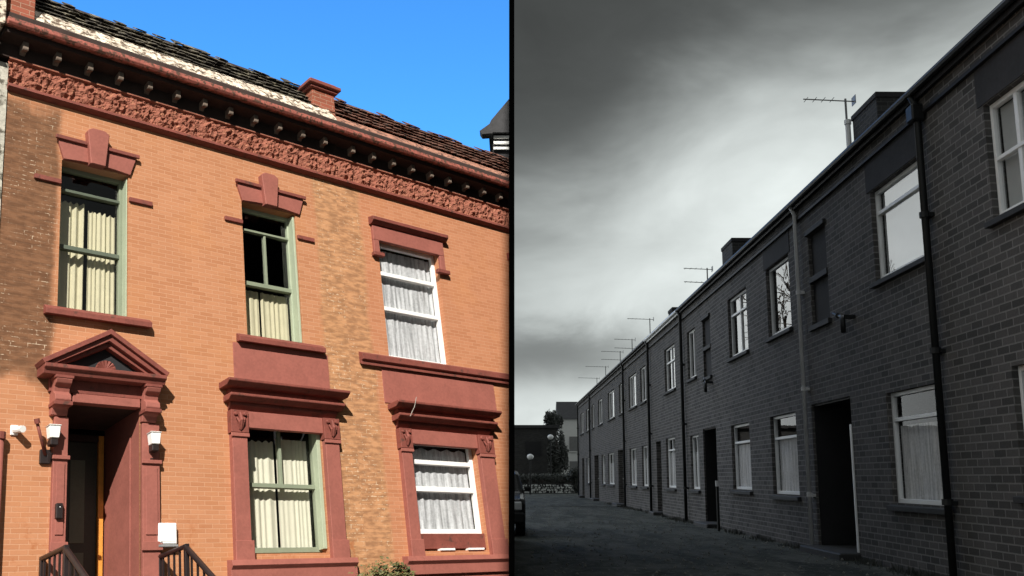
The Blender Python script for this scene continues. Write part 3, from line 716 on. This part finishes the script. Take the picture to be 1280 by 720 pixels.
t = Thing('door_bell', FL, (3.80, 0, 2.22), 'small black entry box on the left jamb of the doorway', 'door bell')
MB().box(3.755, 3.82, -.10, -.052, 2.15, 2.30).build('case', M['iron'], t, bevel=.008)
MB().tube([(3.787, -.102, 2.26), (3.787, -.106, 2.26)], .005).build('button', M['whitebox'], t)
t = Thing('drainpipe', FL, (3.2, -.06, BASE), 'red painted drainpipe at the far left corner of the brick house', 'drainpipe')
MB().tube([(3.21, -.07, BASE), (3.21, -.07, 2.95)], .045, 10).build('pipe', M['red'], t, smooth=True)
for z in (2.9, 1.2): MB().tube([(3.21, -.07, z), (3.21, -.07, z + .07)], .06, 10).build('collar', M['redd'], t)

def leaves(n, cen, rad, size, seed, shape=None):
    rnd = random.Random(seed); mb = MB(); cl = [Vector([rnd.gauss(0, .5) for _ in range(3)]) for _ in range(14)]
    for i in range(n):
        q = cl[i % 14] + Vector([rnd.gauss(0, .26) for _ in range(3)])
        if q.length > 1.35: q *= 1.2 / q.length
        p = Vector(cen) + Vector((q.x * rad[0], q.y * rad[1], q.z * rad[2]))
        a = Vector([rnd.gauss(0, 1) for _ in range(3)]).normalized(); b = a.orthogonal().normalized(); s = size * rnd.uniform(.6, 1.3)
        mb.add([p - a * s, p + b * s * .45, p + a * s, p - b * s * .45], [(0, 1, 2, 3)])
    return mb
t = Thing('shrub', FL, (7.5, -.3, BASE), 'small leafy shrub growing against the brick wall between the two ground-floor windows', 'shrub')
leaves(3200, (7.43, -.28, 1.40), (.38, .16, .27), .032, 3).build('foliage', M['leafL'], t, recalc=False)
leaves(900, (7.55, -.25, .6), (.28, .2, .5), .04, 4).build('foliage', M['leafL'], t, recalc=False)
MB().tube([(7.5, -.3, BASE), (7.53, -.28, 0), (7.45, -.28, .7), (7.5, -.28, 1.5)], [.04, .03, .02, .008]).build('stem', M['bark'], t)

# pavement under the left front
class PT: pass
t = PT(); t.f = FL; t.base = Vector((0, 0, BASE)); t.clip = True; t.e = None
o = MB().box(-1, 12, -3.4, 5.2, BASE - 3.5, BASE - .002).build('pavement', M['concrete'], t)
o.matrix_world = FL.mat(t.base); tag(o, kind='structure')

# dark gabled house beyond, seen over the roof end
def wpt(px, py, yy):
    w = cam2world(((px - 640), (py - 360), 1250)); return EYE + w * (yy / w.y)
t = Thing('gabled_house', WORLD, (-.4, 23, LOW), 'dark-roofed house with white trim showing over the roof end beside the black divider', 'house', clip=True)
def wp(px, py): v = wpt(px, py, 22.2); return (v.x, v.z)
MB().prism_y([wp(616, 165), (1.5, wp(616, 165)[1]), (1.5, LOW), (wp(616, 165)[0], LOW)], 22.25, 23.9).build('wall', M['renderR'], t)
MB().prism_y([wp(611, 160), wp(614, 153), wp(640, 122), (1.0, wp(640, 122)[1]), (1.0, wp(611, 168)[1]), wp(611, 168)], 22.05, 24.0).build('roof', M['slateR'], t)
MB().prism_y([wp(600, 168), wp(614, 158), wp(616, 171), wp(603, 172)], 21.95, 22.3).build('bargeboard', M['slateR'], t)
for py in (170, 177, 184):
    z = wp(616, py)[1]; MB().box(wp(617, py)[0], 1.0, 22.17, 22.24, z - .06, z).build('white_trim', M['white'], t)

# ================================================================== RIGHT PLACE
TOP = 5.80
def rx(s): return -s
def rwin(t, s0, s1, z0, z1, up, bars=(), cur=True, lbl=None, arch=False):
    """window between distances s0<s1 along the row (x = -s)"""
    a, b = -s1, -s0
    k = []
    if cur: k = [(a + .06, b - .06, z0 + .06, z1 - (.45 if not up else .08), 'netR', dict(waves=int((b - a) * 7), amp=.014, dy=.02, seed=int(s0 * 10)))]
    w = window(t, a, b, z0, z1, .07, bars, .055, 'upvc', 'glassU' if up else 'glassD', curtain=k, fd=.06, label=lbl)
    if up and s0 < 13: MB().box(a + .06, b - .06, .16, .17, z0 + .05, z1 - .05).build('reflection_board', M['reflection_board'], t, w)  # pale board added behind the glass in place of the sky's reflection
    MB().prism_x([(.10, z0 - .002), (-.07, z0 - .035), (-.07, z0 - .10), (.0, z0 - .10), (.10, z0 - .10)], a - .08, b + .08).build('sill', M['sillR'], t, w, bevel=.004)
    return w

def terrace(name, s0, s1, label, wins, doors=(), niches=(), roof_mat='slateR', fascia='fasciaR', pipes=(), lint=(), chimneys=()):
    t = Thing(name, FR, (-(s0 + s1) / 2, 0, GZ - .1), label, 'house', 'terraced houses of the dark street')
    holes = [(-w[1], -w[0], w[2], w[3], .12) for w in wins] + [(-d[1], -d[0], GZ - .1, d[2], d[3]) for d in doors] + [(-n[1], -n[0], n[2], n[3], .09) for n in niches]
    wall_mb(-s1, -s0, GZ - .1, TOP, holes).build('wall', M['brickR'], t, recalc=False)
    MB().add([(-s0, 0, GZ-.1), (-s0, 7, GZ-.1), (-s0, 7, TOP), (-s0, 0, TOP), (-s1, 0, GZ-.1), (-s1, 7, GZ-.1), (-s1, 7, TOP), (-s1, 0, TOP)], [(0, 1, 2, 3), (5, 4, 7, 6), (1, 5, 6, 2), (0, 1, 5, 4)]).build('rear_wall', M['renderR'], t)
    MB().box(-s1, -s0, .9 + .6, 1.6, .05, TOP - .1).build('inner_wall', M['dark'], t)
    e = .003
    MB().box(-s1 + e, -s0 - e, -.045, -.001, 5.62, TOP - .012).build('corbel_course', M['brickR'], t)
    MB().box(-s1 + e, -s0 - e, -.055, -.001, 5.575, 5.618).build('string_course', M['fasciaR'], t)
    MB().box(-s1 + e, -s0 - e, -.10, .02, TOP - .01, TOP + .03).box(-s1 + e, -s0 - e, -.125, -.101, TOP - .04, TOP + .08).build('fascia', M[fascia], t)
    MB().tube([(-s1 + e, -.165, TOP + .055), (-s0 - e, -.165, TOP + .055)], .045, 8).build('gutter', M['pipeb' if fascia == 'fasciaR' else 'upvc'], t)
    MB().prism_x([(-.17, TOP + .09), (-.17, TOP + .12), (3.5, TOP + 2.45), (7.2, TOP + .2), (7.2, TOP + .1), (3.5, TOP + 2.3), (-.1, TOP + .1)], -s1 + .002, -s0 - .002).build('roof', M[roof_mat], t)
    for w in wins:
        rwin(t, w[0], w[1], w[2], w[3], w[4], w[5], w[6], w[7] if len(w) > 7 else None)
    for (a, b, z0) in lint:
        MB().box(-b - .12, -a + .12, -.012, -.001, z0, 5.572).build('lintel_panel', M['renderR'], t)
    for n in niches:
        nf = MB().box(-n[1], -n[0], .06, .088, n[2], n[3]).build('blocked_window', M['renderR'], t)
        for (p, o, za, zb) in ((.06, .06, n[2] - .09, n[2] - .002), (.04, .05, n[3] + .002, n[3] + .08), (0, .02, (n[2] + n[3]) / 2 - .05, (n[2] + n[3]) / 2 + .05)):
            MB().box(-n[1] - p, -n[0] + p, -o, .05, za, zb).build('ledge', M['sillR'], t, nf, bevel=.006)
    for d in doors:
        dp = d[3]; a, b = -d[1], -d[0]
        q = MB().box(a + .04, b - .04, dp - .06, dp + .01, GZ + .12, d[2] - .06)
        dr = q.build('door', M['doorR'], t, bevel=.005)
        MB().box(a + .25, a + .55, dp - .075, dp - .061, .3, .95).box(b - .55, b - .25, dp - .075, dp - .061, .3, .95).box(a + .25, b - .25, dp - .075, dp - .061, 1.15, 1.9).build('door_panel', M['sillR'], t, dr, bevel=.01)
        if dp > .5:
            MB().box(a + .001, a + .03, .04, dp - .01, GZ, d[2] - .001).box(b - .03, b - .001, .04, dp - .01, GZ, d[2] - .001).box(a + .031, b - .031, .04, dp - .01, d[2] - .03, d[2] - .002).build('doorway_shade_lining', M['fasciaR'], t)  # dark sheets added so the deep doorways read as full shade
        MB().tube([(a + .18, dp - .12, 1.0), (a + .18, dp - .06, 1.0)], .03).build('handle', M['pipew'], t, dr)
        MB().box(a - .05, b + .05, -.32, dp - .07, GZ - .1, GZ + .11).build('doorstep', M['sillR'], t, bevel=.02)
        if len(d) > 4: MB().box(b - .055, b - .003, -.02, .09, GZ + .12, 1.85).build('door_post', M['upvc'], t, bevel=.004)
    for (s, mt, z0, z1) in pipes:
        pp = MB().tube([(-s, -.085, z0), (-s, -.085, z1 - .12), (-s, -.15, z1 + .02)], .046 if mt == 'pipeb' else .034, 10).build('drainpipe', M[mt], t, smooth=True)
        for z in (z0 + .9, z0 + 2.7, z0 + 4.4):
            if z < z1 - .3: MB().tube([(-s, -.085, z), (-s, -.085, z + .07)], .068 if mt == 'pipeb' else .045, 10).box(-s - .09, -s + .09, -.06, -.001, z, z + .05).build('collar', M[mt], t, pp)
        if mt == 'pipeb' and s < 20: MB().box(-s - .10, -s + .10, -.19, -.02, z1 - .32, z1 - .10).build('hopper', M[mt], t, pp, bevel=.02)
    for (s, y, w, dpt, z1) in chimneys:
        ch = MB().box(-s - w, -s, y, y + dpt, TOP, z1).build('chimney', M['brickR2'], t, bevel=.01)
        MB().box(-s - w - .02, -s + .02, y - .02, y + dpt + .02, z1 - .10, z1 + .002).build('chimney_cap', M['renderR'], t, ch, bevel=.01)
    return t

def H(z, t=.05): return ('h', z, t)
def V(s, a, b, t=.05): return ('v', -s, a, b, t)
Z0, Z1, G0, G1 = 3.83, 5.12, .74, 2.20
terrace('terraced_house', 5.6, 12.06, 'nearest dark terraced house at the right edge with a two-light upper window',
    [(8.85, 10.5, Z0, Z1, True, [V(9.97, Z0, Z1, .07), H(4.48, .045)], False), (8.75, 10.42, G0 + .15, G1, False, [H(1.75)], True)],
    doors=[(6.2, 7.2, 2.25, .4)], pipes=[(12.0, 'pipeb', GZ, TOP)], lint=[(8.85, 10.5, Z1 + .01)])
terrace('terraced_house', 12.06, 17.26, 'dark terraced house with the wide passage doorway and a blocked narrow window above it',
    [(12.22, 13.95, Z0 - .02, Z1, True, [H(4.78, .05)], False), (12.16, 13.88, G0 - .03, G1, False, [H(1.83)], True)],
    doors=[(15.30, 17.22, 2.28, 1.3, 1)], niches=[(15.98, 16.92, 3.60, 5.18)], lint=[(12.22, 13.95, Z1 + .01)], chimneys=[(15.96, 1.0, 1.16, .52, 7.48)])
terrace('terraced_house', 17.26, 23.95, 'dark terraced house with a pale drainpipe and two windows on each floor',
    [(18.12, 19.7, Z0 - .04, Z1 + .04, True, [], False), (21.35, 23.13, Z0 - .05, Z1 + .03, True, [V(22.2, Z0, Z1, .05), H(4.75, .05)], False),
     (18.17, 19.9, G0, G1 + .03, False, [H(1.80)], True), (21.57, 23.28, G0 + .05, G1 + .03, False, [H(1.83)], True)],
    pipes=[(17.33, 'pipew', GZ, TOP)], lint=[(18.12, 19.7, Z1 + .05)])
terrace('terraced_house', 23.95, 28.9, 'dark terraced house with a narrow slot window over its door, right of the pale-fascia house',
    [(27.1, 28.3, Z0 - .05, Z1, True, [V(27.7, Z0, Z1)], False), (27.1, 28.3, G0, G1, False, [V(27.7, G0, G1)], True)],
    doors=[(24.9, 26.5, 2.3, .8)], niches=[(25.13, 26.08, 3.60, 5.1)], pipes=[(28.8, 'pipeb', GZ, TOP)], chimneys=[(24.5, .5, 1.16, .55, 7.0)])
terrace('terraced_house', 28.9, 35.4, 'dark terraced house marked by pale fascia boards under its eaves',
    [(30.35, 32.25, Z0 - .08, Z1, True, [V(31.3, Z0, Z1), H(4.65)], False), (30.75, 32.4, G0, G1 + .08, False, [V(31.6, G0, G1), H(1.9)], True)],
    doors=[(33.4, 34.4, 2.25, .35)], pipes=[(35.3, 'pipeb', GZ, TOP)], fascia='upvc', chimneys=[(33.3, .5, .8, .5, 6.72)])
terrace('terraced_house', 35.4, 42.6, 'dark terraced house just beyond the one with pale fascia boards',
    [(36.4, 37.9, Z0, Z1, True, [V(37.1, Z0, Z1)], False), (38.9, 41.3, Z0, Z1, True, [V(39.7, Z0, Z1), V(40.5, Z0, Z1)], False), (36.4, 37.9, G0, G1, False, [V(37.1, G0, G1)], True), (39.4, 41.4, G0, G1, False, [V(40.4, G0, G1)], True)],
    pipes=[(42.5, 'pipeb', GZ, TOP)])
terrace('terraced_house', 42.6, 50.2, 'third terraced house from the far end of the dark row',
    [(43.4, 44.6, Z0, Z1, True, [], False), (46.4, 49.2, Z0, Z1, True, [V(47.3, Z0, Z1), V(48.2, Z0, Z1)], False), (47, 49.6, G0, G1, False, [V(48.3, G0, G1)], True)],
    doors=[(43.6, 45.4, 2.25, .3)], pipes=[])
terrace('terraced_house', 50.2, 58.5, 'second terraced house from the far end of the dark row',
    [(51.9, 54.1, Z0, Z1, True, [V(53, Z0, Z1)], False), (56.4, 57.8, Z0, Z1, True, [], False), (51, 52.6, G0, G1, False, [], True)],
    doors=[(54.2, 56.6, 2.25, .3)], pipes=[(58.3, 'pipeb', GZ, TOP)])
terrace('terraced_house', 58.5, 67.6, 'farthest terraced house ending the dark row',
    [(59.5, 61.6, Z0, Z1, True, [V(60.5, Z0, Z1)], False), (63.4, 65.6, Z0, Z1, True, [V(64.5, Z0, Z1)], False), (59.6, 61.6, G0, G1, False, [V(60.6, G0, G1)], True)],
    doors=[(63.2, 64.8, 2.25, .3)], pipes=[(66.9, 'pipeb', GZ, TOP)])

# overflow pipes that stick out of the wall
for (s, z, lb) in ((14.9, 3.42, 'bent black overflow pipe sticking out below the blocked narrow window'), (25.1, 3.38, 'bent black overflow pipe beside the black drainpipe of the pale-fascia house')):
    t = Thing('overflow_pipe', FR, (-s - .8, 0, z), lb, 'pipe', 'overflow pipes on the dark terrace')
    x = -s
    MB().tube([(x - .85, -.03, z + .22), (x - .4, -.10, z + .10), (x - .08, -.16, z + .05), (x, -.18, z - .02), (x, -.18, z - .22)], [.022, .022, .03, .045, .04], 8).build('pipe', M['pipeb'], t, smooth=True)
    MB().box(x - .05, x + .05, -.18, -.001, z + .0, z + .05).build('bracket', M['pipeb'], t)
    MB().tube([(x - .45, -.10, z + .11), (x - .38, -.12, z + .10)], .04, 8).build('collar', M['pipeb'], t)

# television aerials
def aerial(s, y, zb, h, L, label, tiers=1, lean=0):
    t = Thing('tv_aerial', FR, (-s, y, zb), label, 'aerial', 'television aerials on the terrace roofs')
    MB().tube([(-s, y, zb), (-s + lean, y, zb + h)], .022, 6).build('mast', M['metal'], t)
    for k in range(tiers):
        z = zb + h - .05 - k * .42; b = MB(); x = -s + lean
        b.tube([(x, y + .16, z), (x, y - L, z + .04)], .012, 6)
        n = int(L / .16)
        for i in range(n): 
            yy = y - L + .05 + i * .16; b.tube([(x - .12, yy, z + .03), (x + .12, yy, z + .03)], .006, 5)
        bo = b.build('boom', M['metal'], t)
        MB().box(x - .10, x + .10, y + .15, y + .16, z - .06, z + .10).build('reflector', M['metal'], t, bo)
aerial(17.4, 1.0, 6.2, 1.72, .78, 'television aerial with long arm beside the nearest chimney')
aerial(29.9, 1.0, 6.2, 1.16, .72, 'two-tier television aerial beside the low mid-row chimney', 2)
aerial(41.6, 1.0, 6.2, 1.45, .95, 'television aerial standing just beyond the pale-fascia house')
aerial(47.3, 1.0, 6.2, 1.36, .85, 'dense double television aerial fourth from the far end of the roofs', 2)
aerial(52.0, 1.0, 6.2, 1.36, 1.0, 'television aerial third from the far end of the roofs', 2)
aerial(59.2, 1.0, 6.2, 1.36, 1.2, 'television aerial second from the far end of the roofs', 1)
aerial(64.5, 1.0, 6.2, 1.2, 1.2, 'television aerial farthest along the roofs', 1)
t = Thing('soil_vent', FR, (-17.22, .95, 6.2), 'white vent pipe standing against the nearest chimney', 'vent pipe')
MB().tube([(-17.22, .95, 6.2), (-17.22, .95, 7.36)], .05, 8).build('pipe', M['upvc'], t)
MB().tube([(-17.22, .95, 7.36), (-17.22, .95, 7.44)], .065, 8).build('cap', M['upvc'], t)

# post by the wall
t = Thing('metal_post', FR, (-23.8, -.35, GZ), 'thin black metal post with a white tip standing by the lower windows', 'post')
MB().tube([(-23.6, -.3, GZ), (-23.6, -.3, .85)], .035, 8).build('shaft', M['pipeb'], t)
MB().tube([(-23.6, -.3, .85), (-23.6, -.3, .98)], .045, 8).build('tip', M['pipew'], t)

# dark parked car, mostly hidden behind the black divider
def car():
    t = Thing('parked_car', WORLD, (-.6, 23.5, GZ), 'dark parked car with a pale headlight half hidden by the black divider', 'car')
    x0, x1, y0, y1 = -1.42, .285, 21.5, 25.4
    prof = [(0, .35), (0, .68), (.12, .78), (1.05, .90), (1.55, 1.30), (1.9, 1.38), (2.9, 1.36), (3.5, 1.0), (3.85, .92), (3.9, .45), (3.8, .28), (.15, .25)]
    bm = MB(); n = len(prof); rows = []
    for (fx, ins) in ((0, .10), (.06, 0), (.94, 0), (1, .10)):
        for (yy, zz) in prof:
            tum = max(0, zz - .85) * .32
            xx = x0 + (x1 - x0) * fx; cx = (x0 + x1) / 2
            xx = cx + (xx - cx) * (1 - tum)
            cy = 1.95; bm.v.append((xx, y0 + cy + (yy - cy) * (1 - ins * .35), GZ + zz - (.02 if ins else 0)))
    for r in range(3):
        for i in range(n): bm.f.append((r*n+i, r*n+(i+1) % n, (r+1)*n+(i+1) % n, (r+1)*n+i))
    bm.f += [tuple(range(n))[::-1], tuple(range(3*n, 4*n))]
    paint = plain('black_car_paint', (0.010, 0.011, 0.012), 0.25, 0.05, 2, spec=0.5, bumps=0)
    bm.build('body', paint, t, bevel=.03, smooth=False)
    MB().add([(x0+.22, y0+1.09, GZ+.925), (x1-.22, y0+1.09, GZ+.925), (x1-.32, y0+1.53, GZ+1.29), (x0+.32, y0+1.53, GZ+1.29)], [(0, 1, 2, 3)]).build('windscreen', M['glassU'], t)
    for x in (x0, x1 - .2):
        for y in (y0 + .65, y0 + 3.15):
            w = MB().tube([(x, y, GZ + .31), (x + .2, y, GZ + .31)], .31, 20).build('wheel', M['pipeb'], t)
            MB().tube([(x - .005, y, GZ + .31), (x + .205, y, GZ + .31)], .19, 14).build('hubcap', M['pipew'], t, w)
    for x in (x0 + .08, x1 - .32):
        MB().box(x, x + .24, y0 - .02, y0 + .10, GZ + .55, GZ + .72).build('headlight', M['upvc'], t, bevel=.02)
    MB().box(x0 + .55, x1 - .55, y0 - .03, y0 + .02, GZ + .32, GZ + .43).build('number_plate', M['upvc'], t)
    MB().box(x0 + .02, x1 - .02, y0 - .05, y0 + .05, GZ + .28, GZ + .50).build('bumper', M['pipeb'], t, bevel=.03)
    MB().box(x1 + .0, x1 + .14, y0 + 1.25, y0 + 1.33, GZ + .92, GZ + 1.02).build('mirror', M['pipeb'], t, bevel=.02)
car()

# the far end of the street
t = Thing('brick_building', WORLD, (-10, 92, GZ), 'long low dark building closing the far end of the street', 'building')
MB().box(-34, 3.9, 88, 97, GZ, 5.3).build('wall', M['brickR2'], t)
MB().box(-34.2, 4.1, 87.7, 97.2, 5.302, 5.55).build('roof', M['slateR'], t)
for k in range(8):
    x = 2.0 - k * 4.2; w = MB().box(x - .9, x + .6, 87.94, 88.02, 2.9, 4.2).build('window', M['sillR'], t)
    MB().box(x - .82, x + .52, 87.92, 87.938, 3.0, 4.1).build('pane', M['fasciaR'], t, w)
t = Thing('white_house', WORLD, (5.7, 105, GZ), 'pale house glimpsed between the dark building and the end of the terrace', 'house')
MB().box(4.9, 9.5, 104, 110, GZ, 7.0).build('wall', M['white'], t)
MB().prism_x([(104 - .3, 7.0), (107, 9.0), (110.3, 7.0)], 4.7, 9.7).build('roof', M['slateR'], t)
for z in (1.2, 3.7):
    w = MB().box(5.9, 6.7, 103.93, 104.02, z, z + 1.5).build('window', M['metal'], t)
    MB().box(5.8, 6.8, 103.85, 104.0, z - .1, z - .002).build('sill', M['white'], t, w)
def tree(x, y, h, rad, n, size, label, seed, name='tree', cz=None):
    t = Thing(name, WORLD, (x, y, GZ), label, 'tree')
    tr = MB().tube([(x, y, GZ), (x + .1, y, h * .35), (x - .05, y + .1, h * .8)], [.22, .16, .05]).build('trunk', M['bark'], t)
    br = MB(); rnd = random.Random(seed)
    for k in range(7):
        a = rnd.random() * 6.28; z = h * rnd.uniform(.4, .75); br.tube([(x, y, z - .5), (x + math.cos(a) * rad[0] * .8, y + math.sin(a) * rad[1] * .8, z + .5)], [.07, .02], 5)
    br.build('branches', M['bark'], t, tr)
    leaves(n, (x, y, cz or h * .75), rad, size, seed).build('crown', M['leafR'], t, recalc=False)
tree(4.05, 99, 7.9, (.75, .8, 1.2), 2500, .16, 'dark tree rising above the end of the low dark building', 11, cz=6.3)
tree(3.9, 86, 5.3, (.7, .8, 2.1), 3500, .13, 'dark bushy tree at the right corner of the low dark building', 13, cz=2.6)
t = Thing('bush', WORLD, (5.0, 76, GZ), 'dark rounded bush beside the far end of the terrace', 'bush')
leaves(3500, (5.0, 76, .9), (.7, .7, .75), .10, 17).build('foliage', M['leafR'], t, recalc=False)
MB().tube([(5.0, 76, GZ), (5.0, 76, .9)], [.06, .03]).build('stem', M['bark'], t)
t = Thing('stone_wall', WORLD, (2.4, 80, GZ), 'low whitewashed rubble wall across the far end of the street', 'wall')
wb = MB(); rnd = random.Random(4)
for k in range(60):
    x = .1 + k * .083; 
    for r in range(4):
        if rnd.random() < .85: wb.box(x, x + .075, 80 - rnd.uniform(0, .05), 80.3, GZ + .04 + r * .17, GZ + .04 + r * .17 + rnd.uniform(.10, .16))
wb.build('stones', M['flashW'] if 'flashW' in M else plain('whitewashed_stone', (0.70, 0.72, 0.70), 0.9, 0.2, 3, c2=(0.06, 0.065, 0.06), thr=(0.47, 0.56)), t)
MB().box(.05, 5.1, 80.02, 80.32, GZ - .1, GZ + .75).build('core', M['renderR'], t)
t = Thing('hedge', WORLD, (2.4, 81.5, GZ), 'low dark clipped hedge behind the whitewashed wall', 'hedge')
hb_ = MB(); rnd = random.Random(9)
for k in range(6000):
    p = Vector((rnd.uniform(.0, 5.0), rnd.uniform(81, 82), rnd.uniform(GZ, 1.15 + rnd.uniform(0, .25)))); a = Vector([rnd.gauss(0, 1) for _ in range(3)]).normalized(); b = a.orthogonal() ; s = .09
    hb_.add([p - a*s, p + b*s*.5, p + a*s, p - b*s*.5], [(0, 1, 2, 3)])
hb_.build('foliage', M['leafR'], t, recalc=False)
MB().box(.1, 4.9, 81.2, 81.8, GZ, .9).build('stems', M['bark'], t)
for (x, y, h, lb) in ((1.35, 75, 2.55, 'short street lamp with a pale globe near the whitewashed wall'), (3.15, 82.6, 4.3, 'taller street lamp with a pale globe in front of the low dark building')):
    t = Thing('street_lamp', WORLD, (x, y, GZ), lb, 'street lamp', 'globe street lamps at the street end')
    MB().tube([(x, y, GZ), (x, y, h - .2)], [.07, .05], 10).build('post', M['pipeb'], t)
    MB().lathe([(.03, -.20), (.14, -.17), (.24, -.04), (.25, .06), (.17, .17), (.04, .22)], (x, y, h), 14).build('globe', M['upvc'], t, smooth=True)
    MB().lathe([(.12, -.30), (.14, -.24), (.05, -.20)], (x, y, h), 10).build('collar', M['pipeb'], t)
# painted line across the tarmac, far down the street
ln = MB().box(1.5, 4.6, 43.0, 43.5, GZ + .06, GZ + .066)
single('road_marking', ln, plain('worn_road_paint', (0.16, 0.165, 0.16), 0.9, 0.3, 2, c2=(0.045, 0.05, 0.045), thr=(0.4, 0.55)), kind='structure')

tf = MB(); rnd = random.Random(21)
for k in range(5200):
    sx = 9 + 40 * rnd.random() ** 1.6
    if any(abs(sx - q) < 1.1 for q in (16.2, 25.7, 33.9)) and rnd.random() < .8: continue
    off = abs(rnd.gauss(0, .14)) + .02
    if noise.noise(Vector((sx * .9, 0, 7))) < -.05: continue
    p = FR.world((-sx, -off, GZ + .02)); a = rnd.random() * 6.28; h = rnd.uniform(.02, .10) * (1.3 - off); w = .012
    tf.add([(p.x - w*math.cos(a), p.y - w*math.sin(a), GZ - .03), (p.x + w*math.cos(a), p.y + w*math.sin(a), GZ - .03), (p.x + rnd.gauss(0, .03), p.y + rnd.gauss(0, .03), GZ + h)], [(0, 1, 2)])
single('grass', tf, M['leafR'], 'short weeds and grass along the foot of the dark terrace wall', 'grass', kind='stuff', recalc=False)

# bare winter tree across the lane; its twigs show in the upper windows
t = Thing('bare_tree', WORLD, (-6.0, 50, GZ), 'bare winter tree whose branches are seen only as reflections in the dark terrace windows', 'tree')
tb = MB(); rnd = random.Random(31)
def grow(p, d, L, rad, lev):
    q = p + d * L; m_ = (p + q) / 2 + Vector([rnd.gauss(0, .05 * L) for _ in range(3)])
    tb.tube([p, m_, q], [rad, rad * .85, rad * .65], 5)
    if lev == 0: return
    for k in range(3 if lev > 1 else 4):
        nd = (d + Vector([rnd.gauss(0, .5), rnd.gauss(0, .5), rnd.gauss(.08, .3)])).normalized()
        grow(q if k < 2 else m_, nd, L * rnd.uniform(.62, .85), rad * .62, lev - 1)
MB().tube([(-6.0, 50, GZ), (-5.9, 50, 3), (-6.0, 50.1, 5.5)], [.32, .25, .2], 8).build('trunk', M['bark'], t)
for k in range(4): grow(Vector((-6.0, 50.1, 5.3)), Vector((math.cos(k * 1.6) * .6, math.sin(k * 1.6) * .6, 1)).normalized(), 2.6, .13, 4)
tb.build('crown', M['bark'], t)
gv = MB(); rnd = random.Random(5)
for k in range(900):
    x = rnd.uniform(.3, 5.2); y = 11.5 + 34 * rnd.random() ** 1.5; r_ = rnd.uniform(.008, .028); z = undul(x, y) + r_ * .3
    gv.add([(x - r_, y, z), (x, y - r_, z), (x + r_, y, z), (x, y + r_, z), (x, y, z + r_), (x, y, z - r_)], [(0, 1, 4), (1, 2, 4), (2, 3, 4), (3, 0, 4), (0, 5, 1), (1, 5, 2), (2, 5, 3), (3, 5, 0)])
single('gravel', gv, plain('pale_grit', (0.16, 0.16, 0.15), 0.9, 0.5, 30), 'scattered pale grit and crumbs of stone on the dark lane', 'gravel', kind='stuff')
